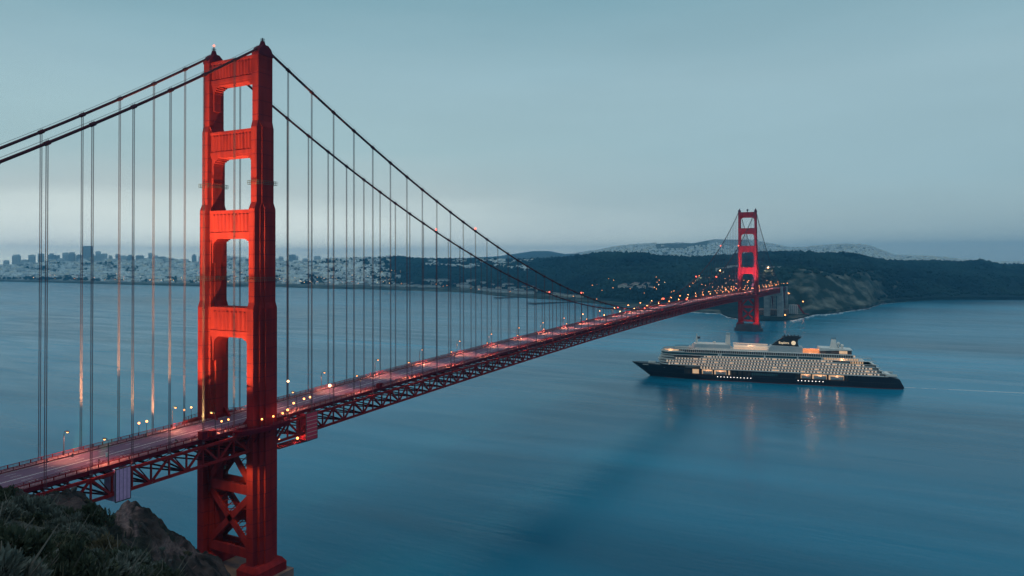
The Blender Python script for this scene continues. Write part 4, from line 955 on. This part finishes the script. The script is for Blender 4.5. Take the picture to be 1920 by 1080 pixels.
# ------------------------------------------------------------------ lamps on the land
def far_lamp(P_, label, group, r=1.1, h=9, m=BULB):
    o = empty('street_lamp', tuple(P_)); k = MB(); k.tube([(0, 0, 0), (0, 0, h)], .25, 4); k.build('pole', STEELDK, o); k = MB(); k.ball((0, 0, h), r, 6, 4); k.build('globe', m, o); return tag(o, label, 'street lamp', group)
BULBX = emat('far_sodium_globe', (1., .36, .10), 9.); BULBY = emat('far_warm_globe', (1., .62, .34), 9.)
for k in range(88):
    t = rng.random(); x = 1225+255*t**.7 if k < 60 else rng.uniform(1330, 1478); m_ = rng.uniform(3.4, 3.68) if k < 60 else rng.uniform(3.35, 3.62)
    far_lamp(ground(x, m_), 'tiny orange lamp glowing among trees around the south end of the bridge', 'lamps around the south end of the bridge', rng.uniform(.4, .75), rng.uniform(6, 9), BULBX if rng.random() < .7 else BULBY)
for k in range(16): far_lamp(ground(rng.uniform(1110, 1260), rng.uniform(3.3, 3.8)), 'tiny orange lamp on the dark wooded slope left of the far tower', 'lamps on the wooded slope', rng.uniform(.6, .9))
for k in range(120): far_lamp(ground(rng.uniform(60, 760), rng.uniform(2.6, 3.5) if k < 80 else rng.uniform(3.4, 4.6)), 'pin-point warm lamp on the city waterfront', 'pin-point lamps on the city waterfront', rng.uniform(.5, 1.2)*(1 if k < 80 else .8), 14, BULB2 if k % 3 else BULB)
for k in range(14): far_lamp(ground(rng.uniform(760, 1130), rng.uniform(2.3, 3.2)), 'pin-point pink lamp along the flat shore behind the suspenders', 'pin-point lamps along the flat shore', rng.uniform(.8, 1.2), 8)
for k, (x, y_) in enumerate(((1505, 3.2), (1471, 2.2))): far_lamp(ground(x, y_), ['orange lamp beside the small anchor wall right of the pylon', 'bright pink lamp at the foot of the large pylon'][k], 'lamps by the pylon', 1.4, 8)
# plaza glow: real lamps with light of their own
for (x, m_, pw) in ((1395, 3.8, 60000), (1350, 3.75, 45000), (1440, 3.85, 50000), (1310, 3.7, 30000)):
    g = ground(x, m_); l = bpy.data.lights.new('plaza_light', 'SPOT'); l.spot_size = R_(120); l.energy = pw*3; l.color = (1, .42, .2); l.shadow_soft_size = 1.
    o = far_lamp(g, {1395: 'tall plaza lamp directly behind the far tower', 1350: 'tall plaza lamp left of the far tower', 1440: 'tall plaza lamp right of the far tower', 1310: 'tall plaza lamp farthest left of the far tower'}[x], 'tall plaza lamps', 1.5, 18); q = bpy.data.objects.new('plaza_light', l); q.location = (0, 0, 20.5); q.parent = o; col.objects.link(q)

# piers and anchor wall by the water
def jetty(x0, D0, x1, D1, w, label, zt_=3.):
    a = pt(x0, 482, D0); b_ = pt(x1, 482, D1); o = tag(empty('jetty', (a[0], a[1], 0)), label, 'jetty'); m = MB(); d = b_-a; m.beam((0, 0, zt_-.6), (d[0], d[1], zt_-.6), w*1.6, 2.2); m.build('jetty_deck', STEELDK, o)
    m = MB(); n = 14
    for k in range(n+1):
        q = d*k/n
        for s in (-1, 1): m.beam((q[0]+s*w*.3, q[1], -2), (q[0]+s*w*.3, q[1], zt_-1), .8)
    m.build('piles', STEELDK, o)
    hd = MB(); hd.box(-14, 14, -6, 6, zt_-1.2, zt_+1.4); hd.build('pier_head', STEELDK, o)
jetty(998, 2250, 1075, 2330, 7, 'long dark pier reaching out from the shore behind the suspenders')
jetty(934, 2560, 985, 2640, 6, 'shorter dark jetty left of the long pier')
g = pt(1486, 482, 1790); e = tag(empty('anchor_wall', (g[0], g[1], 2), .3), 'small white ribbed concrete wall right of the slim pylon', 'wall'); m = MB(); m.extr([(-11, 0), (11, 0), (9, 24), (-9, 25)], 1, -6, 6); m.build('wall', PYL, e); m = MB()
for k in range(5): x = -9+k*4.5; m.box(x-.5, x+.5, -7, -6, 0, 23)
m.build('rib', HW1, e); m = MB(); m.beam((11, -5, 24), (24, -5, 3), 2.4); m.beam((11, 5, 24), (24, 5, 3), 2.4); m.beam((24, -5, 3), (34, -5, 2), 1.5); m.build('red_brace', PAINT, e)
# rocks at the foot of the bluff
ROCK = mat('shore_rock', (.03, .04, .05), .9, (.09, .08, .09), .15, bump=.5)
def rock(x, D, s, label, grp):
    g = pt(x, 482, D); m = MB(); m.ball((0, 0, 0), s, 9, 7, 0, .55)
    m.v = [tuple(np.array(v)*(1+.35*noise.noise(Vector(v)*.9/s+Vector((x, 0, 0))))) for v in m.v]; o = m.build('rock', ROCK); o.location = (g[0], g[1], .2); o.scale = (1.6, .9, 1); tag(o, label, 'rock', grp)
for k, (x, dy, s) in enumerate(((1504, 4, 3.5), (1568, 4, 3.6), (1575, 3, 3), (1590, 1, 4), (1600, 4, 5), (1612, 3, 4), (1622, 5, 6), (1636, 2, 4), (1645, 3, 4), (1655, 4, 4), (1666, 2, 4), (1684, 2, 3), (1372, 5, 4), (1640, 4, 5))):
    yy = SH_y(x)+dy*.6; D = CAM[2]*FPX/(yy-482.2); rock(x, D, s, 'dark wave-washed rock at the foot of the bluff right of the pylon' if x > 1480 else 'small dark rock off the point left of the far tower', 'rocks at the foot of the bluff')
# surf along the shore and the wake
fm = bpy.data.materials.new('surf'); fm.use_nodes = True; nt = fm.node_tree; b = nt.nodes['Principled BSDF']; b.inputs['Base Color'].default_value = (.90, .93, .94, 1); b.inputs['Roughness'].default_value = .8
tc = N('ShaderNodeTexCoord'); n_ = N('ShaderNodeTexNoise'); n_.inputs['Scale'].default_value = .05; n_.inputs['Detail'].default_value = 6; L(tc.outputs['Object'], n_.inputs['Vector']); r_ = N('ShaderNodeMapRange'); L(n_.outputs['Fac'], r_.inputs[0]); r_.inputs[1].default_value = .30; r_.inputs[2].default_value = .46
at = N('ShaderNodeAttribute', attribute_name='edge'); mm_ = N('ShaderNodeMath', operation='MULTIPLY'); L(r_.outputs[0], mm_.inputs[0]); L(at.outputs['Fac'], mm_.inputs[1]); L(mm_.outputs[0], b.inputs['Alpha'])
def strip(pts_c, w0, w1, name, z=.06, a0=1., a1=1.):
    V = []; Fs = []; al = []; k = len(pts_c)
    for i, (q, wd) in enumerate(pts_c):
        for j in range(5):
            t = j/4; V.append((q[0]+wd[0]*(t-.2), q[1]+wd[1]*(t-.2), z)); al.append((1, .9, .5, .2, 0)[j]*(a0+(a1-a0)*i/(k-1)) if w0 else (0, .7, 1, .7, 0)[j]*(a0+(a1-a0)*i/(k-1)))
    for i in range(k-1):
        for j in range(4): a = i*5+j; Fs.append((a, a+1, a+6, a+5))
    o = fast_mesh(name, V, Fs, fm); ea = o.data.attributes.new('edge', 'FLOAT', 'POINT'); ea.data.foreach_set('value', al); return tag(o, kind='stuff')
def shore_line(xa, xb, n, w):
    L_ = []
    for x in np.linspace(xa, xb, n):
        D = CAM[2]*FPX/(SH_y(x)-482.2); q = CAM+D*ray(x, 482); d = (CAM-q)[:2]; d /= np.linalg.norm(d); L_.append((q, d*w*rng.uniform(.7, 1.3))); 
    return L_
strip(shore_line(1480, 1700, 90, 130), 1, 1, 'surf'); strip(shore_line(1290, 1380, 30, 75), 1, 1, 'surf'); strip(shore_line(1700, 2000, 40, 70), 1, 1, 'surf'); strip(shore_line(1390, 1480, 20, 22), 1, 1, 'surf')
wk = []; s0 = np.array([so[0]+math.cos(SDIR)*264, so[1]+math.sin(SDIR)*264])
for i in range(30): q = s0+np.array([math.cos(SDIR), math.sin(SDIR)])*i*16; wk.append(((q[0], q[1]), (SN*(5+i*.35))))
strip(wk, 0, 0, 'ship_wake', .05, .5, .18)

# ------------------------------------------------------------------ near cliff and scrub
def patch(name, cols, sil, Dsil, drop, Dn, back, m, amp, nsc, nx=240, nf=120, nb=26, seed=0, scar=False):
    V = np.zeros((nx, nf+nb, 3)); A_ = np.zeros((nx, nf+nb)); xs = np.linspace(cols[0], cols[1], nx)
    for i, x in enumerate(xs):
        ys_, ds = np.interp(x, *sil), np.interp(x, *Dsil)
        for j in range(nf):
            t = (j/(nf-1))**1.3; D = Dn+(ds-Dn)*t; y = ys_+drop*(1-(D-Dn)/(ds-Dn))**1.15; V[i, j] = CAM+D*ray(x, y)
            if scar:
                q1 = noise.fractal(Vector((x/14, y/10, 3)), .8, 2, 4); A_[i, j] = max(0, min(1, (1-math.hypot((x-236-.35*(y-970))/27, (y-966)/30)+q1*.55)*4))
                q2 = noise.fractal(Vector((x/20, y/12, 9)), .8, 2, 4); A_[i, j] = max(A_[i, j], .55*max(0, min(1, (1-math.hypot((x-330)/60, (y-1035)/20)+q2*.8)*3)), .4*max(0, min(1, (1-math.hypot((x-120)/45, (y-960)/14)+q2*.8)*3)))
        zt_ = V[i, nf-1, 2]
        for j in range(nb):
            t = (j+1)/nb; D = ds+back*t; q = CAM+D*ray(x, 482); V[i, nf+j] = (q[0], q[1], zt_+(-3-zt_)*(t**1.0) if back > 60 else zt_-back*.9*t*(1+t))
    for i in range(nx):
        for j in range(nf+nb):
            v = Vector(V[i, j]); q = noise.fractal(v/nsc+Vector((seed, 0, 0)), .9, 2.1, 6); rg_ = noise.ridged_multi_fractal(v/(nsc*.45)+Vector((seed, 3, 0)), 1., 2., 4, 1., 2.)-1
            w = 1. if j < nf-1 else 1.; V[i, j, 2] += amp*(q*.8+rg_*.35)*w; V[i, j, 0] += amp*.5*noise.noise(v/nsc*1.7+Vector((0, 9, 0))); V[i, j, 1] += amp*.5*noise.noise(v/nsc*1.7+Vector((7, 0, 0)))
    ix = np.arange(nx*(nf+nb)).reshape(nx, nf+nb); Fs = np.stack([ix[:-1, :-1], ix[1:, :-1], ix[1:, 1:], ix[:-1, 1:]], -1).reshape(-1, 4)
    o = fast_mesh(name, V.reshape(-1, 3), Fs, m, True); tag(o, kind='structure')
    if scar: ea = o.data.attributes.new('bare', 'FLOAT', 'POINT'); ea.data.foreach_set('value', A_.ravel())
    return V
CM = bpy.data.materials.new('cliff_rock'); CM.use_nodes = True; nt = CM.node_tree; b = nt.nodes['Principled BSDF']; b.inputs['Roughness'].default_value = .9; b.inputs['Specular IOR Level'].default_value = .2; tc = N('ShaderNodeTexCoord')
a1 = cn(.16, (.026, .020, .021), (.24, .17, .16), .42, .70, (1, 1, 1.6)); a2 = cn(.035, (.0, .0, .0), (1, 1, 1), .56, .64); a3 = cn(1.3, (.10, .085, .085), (.035, .03, .035), .3, .6)
mA = N('ShaderNodeMix', data_type='RGBA'); L(a2.outputs[0], mA.inputs[0]); L(a1.outputs[0], mA.inputs[6]); mG = cn(.6, (.018, .026, .022), (.075, .085, .065)); L(mG.outputs[0], mA.inputs[7])
mB = N('ShaderNodeMix', data_type='RGBA', blend_type='OVERLAY'); mB.inputs[0].default_value = .7; L(mA.outputs[2], mB.inputs[6]); L(a3.outputs[0], mB.inputs[7]); sc_ = cn(.5, (.30, .19, .18), (.12, .075, .08), .35, .6, (.6, .6, 4.)); at = N('ShaderNodeAttribute', attribute_name='bare'); mC = N('ShaderNodeMix', data_type='RGBA'); L(at.outputs['Fac'], mC.inputs[0]); L(mB.outputs[2], mC.inputs[6]); L(sc_.outputs[0], mC.inputs[7]); L(mC.outputs[2], b.inputs['Base Color'])
n_ = N('ShaderNodeTexNoise'); n_.inputs['Scale'].default_value = .5; n_.inputs['Detail'].default_value = 9; n_.inputs['Roughness'].default_value = .7; L(tc.outputs['Object'], n_.inputs['Vector']); bp = N('ShaderNodeBump'); bp.inputs['Distance'].default_value = 3.0; L(n_.outputs['Fac'], bp.inputs['Height']); L(bp.outputs[0], b.inputs['Normal'])
RV = patch('rocky_cliff', (-420, 560), xs_((-420, 860), (0, 909), (60, 915), (100, 914), (135, 912), (160, 925), (190, 948), (212, 968), (226, 952), (240, 944), (268, 957), (300, 980), (335, 1006), (372, 1031), (400, 1045), (440, 1078), (490, 1120), (560, 1180)), xs_((-420, 150), (0, 165), (130, 185), (240, 205), (372, 225), (440, 225), (560, 215)), 330, 55, 95, CM, 4.2, 15, nx=330, nf=170, seed=2, scar=True)
NG = mat('near_soil', (.030, .030, .026), .95, (.060, .052, .045), 1.2, bump=.15)
NV = patch('scrub_slope', (-500, 420), xs_((-500, 870), (-150, 905), (0, 938), (40, 944), (70, 958), (110, 975), (150, 998), (200, 1026), (240, 1050), (290, 1088), (350, 1135), (420, 1200)), xs_((-500, 46), (0, 52), (150, 46), (290, 38), (420, 34)), 260, 8, 40, NG, .7, 7, nx=150, nf=70, nb=14, seed=5)
# shrubs: leaf clumps on stems
def shrub_mesh(seed, nl, R, leaf, flat=.75):
    r = np.random.default_rng(seed); nc = 34; cen = r.normal(size=(nc, 3)); cen /= np.linalg.norm(cen, axis=1)[:, None]; cen[:, 2] = np.abs(cen[:, 2]); cen *= r.uniform(.35, .85, (nc, 1))*R; cen[:, 2] *= flat
    k = r.integers(0, nc, nl); d = r.normal(size=(nl, 3)); d /= np.linalg.norm(d, axis=1)[:, None]; d[:, 2] = np.abs(d[:, 2])*.9+.05; p = cen[k]+d*(r.uniform(.4, 1., (nl, 1))**.5)*R*.23*r.uniform(.6, 1.3, (nc, 1))[k]
    out_ = d+r.normal(size=(nl, 3))*.35+np.array([0, 0, .5]); out_ /= np.linalg.norm(out_, axis=1)[:, None]; t = np.cross(out_, r.normal(size=(nl, 3))); t /= np.linalg.norm(t, axis=1)[:, None]; s = leaf*r.uniform(.6, 1.5, (nl, 1))
    V = np.stack([p-t*s*.28, p+out_*s*.7-t*s*.30, p+out_*s*1.5, p+out_*s*.7+t*s*.30], 1).reshape(-1, 3); return V, np.arange(nl*4).reshape(-1, 4)
LM = [mat('sage_leaf', (.165, .175, .155), .8, (.07, .075, .065), 3., spec=.2), mat('dark_leaf', (.030, .040, .030), .8, (.07, .078, .05), 3., spec=.2), mat('dry_leaf', (.15, .115, .07), .85, (.07, .055, .035), 3., spec=.2)]
STEM = mat('dry_stem', (.12, .10, .085), .9)
protos = []
for i, (seed, nl, R, leaf, mi) in enumerate(((1, 5200, 1.5, .13, 0), (2, 4200, 1.5, .11, 1), (3, 3800, 1.1, .12, 0), (4, 2200, 1.0, .12, 2), (5, 4200, 1.6, .11, 1))):
    e = empty('shrub'); V, Fs = shrub_mesh(seed, nl, R, leaf); o = fast_mesh('foliage', V, Fs, LM[mi]); o.parent = e; m = MB(); rr = random.Random(seed)
    for k in range(7): a = rr.uniform(0, 6.28); l = R*rr.uniform(.6, 1.15); m.tube([(0, 0, -.3), (math.cos(a)*l*.4, math.sin(a)*l*.4, l*.5), (math.cos(a)*l*.75, math.sin(a)*l*.75, l*.85)], [.05, .03, .01], 4)
    m.build('stem', STEM, e); protos.append(e)
slab = [('silvery sage shrub', 0), ('dark green shrub', 1), ('small silvery shrub', 2), ('dry olive shrub', 3), ('broad dark shrub', 4)]
nv = 0
for k in range(150):
    i = rng.integers(20, 146); j = int(70-1-abs(rng.normal())*20)
    if j < 8: continue
    g = NV[i, j]; x_col = -500+920*i/149
    if x_col < -90: continue
    pi = int(rng.choice(5, p=[.26, .22, .16, .20, .16])); o = copy_tree(protos[pi]); o.location = (g[0], g[1], g[2]-.25); o.rotation_euler = (0, 0, rng.uniform(0, 6.28)); s = rng.uniform(.55, 1.15); o.scale = (s, s, s*rng.uniform(.9, 1.4))
    tag(o, f'{slab[pi][0]} growing in the scrub on the near slope', 'shrub', f'{slab[pi][0]}s on the near slope')
for k in range(90):
    i = rng.integers(95, 290); j = int(rng.integers(70, 170)); g = RV[i, j]; pi = int(rng.choice([1, 3, 4, 2])); o = copy_tree(protos[pi]); s = rng.uniform(.5, 1.1); o.location = (g[0], g[1], g[2]-.3); o.scale = (s*1.3, s*1.3, s*.8); o.rotation_euler = (0, 0, rng.uniform(0, 6.28))
    tag(o, f'{slab[pi][0]} clinging to the dark cliff beyond the scrub', 'shrub', f'{slab[pi][0]}s on the cliff')
BO = mat('boulder_rock', (.060, .046, .045), .95, (.022, .018, .02), .8, bump=.3, detail=8)
for k in range(46):
    i = rng.integers(95, 290); j = int(rng.integers(60, 170)); g = RV[i, j]; s = rng.uniform(.5, 1.7); m = MB(); m.ball((0, 0, -.3*s), s, 11, 8, 0, .8); m.v = [tuple(np.array(v)*(1+.5*noise.noise(Vector(v)*1.1/s+Vector((k*3.1, 0, 0))))) for v in m.v]
    o = m.build('boulder', BO); o.location = (g[0], g[1], g[2]); o.scale = (1.4, 1., .8); o.rotation_euler = (rng.uniform(-.4, .4), rng.uniform(-.4, .4), rng.uniform(0, 6)); tag(o, 'rough brown boulder lying on the dark cliff slope', 'boulder', 'boulders on the cliff slope')
for pr in protos:
    for ch in list(pr.children): bpy.data.objects.remove(ch)
    bpy.data.objects.remove(pr)
# grass blades over the slope
V = []; Fs = []; n = 0
for k in range(9000):
    i = rng.integers(20, 149); j = rng.integers(20, 70); g = NV[i, j]+rng.normal(size=3)*np.array([.5, .5, .03]); h = rng.uniform(.2, .6); a = rng.uniform(0, 6.28); dx, dy = math.cos(a)*.02, math.sin(a)*.02; lx, ly = rng.normal(size=2)*.18
    V += [(g[0]-dx, g[1]-dy, g[2]-.05), (g[0]+dx, g[1]+dy, g[2]-.05), (g[0]+lx, g[1]+ly, g[2]+h)]; Fs.append((n, n+1, n+2)); n += 3
tag(fast_mesh('dry_grass', V, Fs, mat('dry_grass', (.16, .13, .08), .9, (.08, .08, .05), 1.5)), kind='stuff')
# bare rock chips on the cliff crest are part of its mesh; a thin dry stalk or two stands over it
# ------------------------------------------------------------------ haze
hz = bpy.data.materials.new('haze_air'); hz.use_nodes = True; nt = hz.node_tree; nt.nodes.clear(); o_ = N('ShaderNodeOutputMaterial'); v_ = N('ShaderNodeVolumePrincipled'); v_.inputs['Color'].default_value = (.17, .60, 1.0, 1); v_.inputs['Density'].default_value = 9.5e-5; v_.inputs['Anisotropy'].default_value = 0.6; L(v_.outputs[0], o_.inputs['Volume'])
hb = MB().box(-11300, 11300, -5300, 12800, -6, 330).build('haze', hz); tag(hb, kind='stuff')
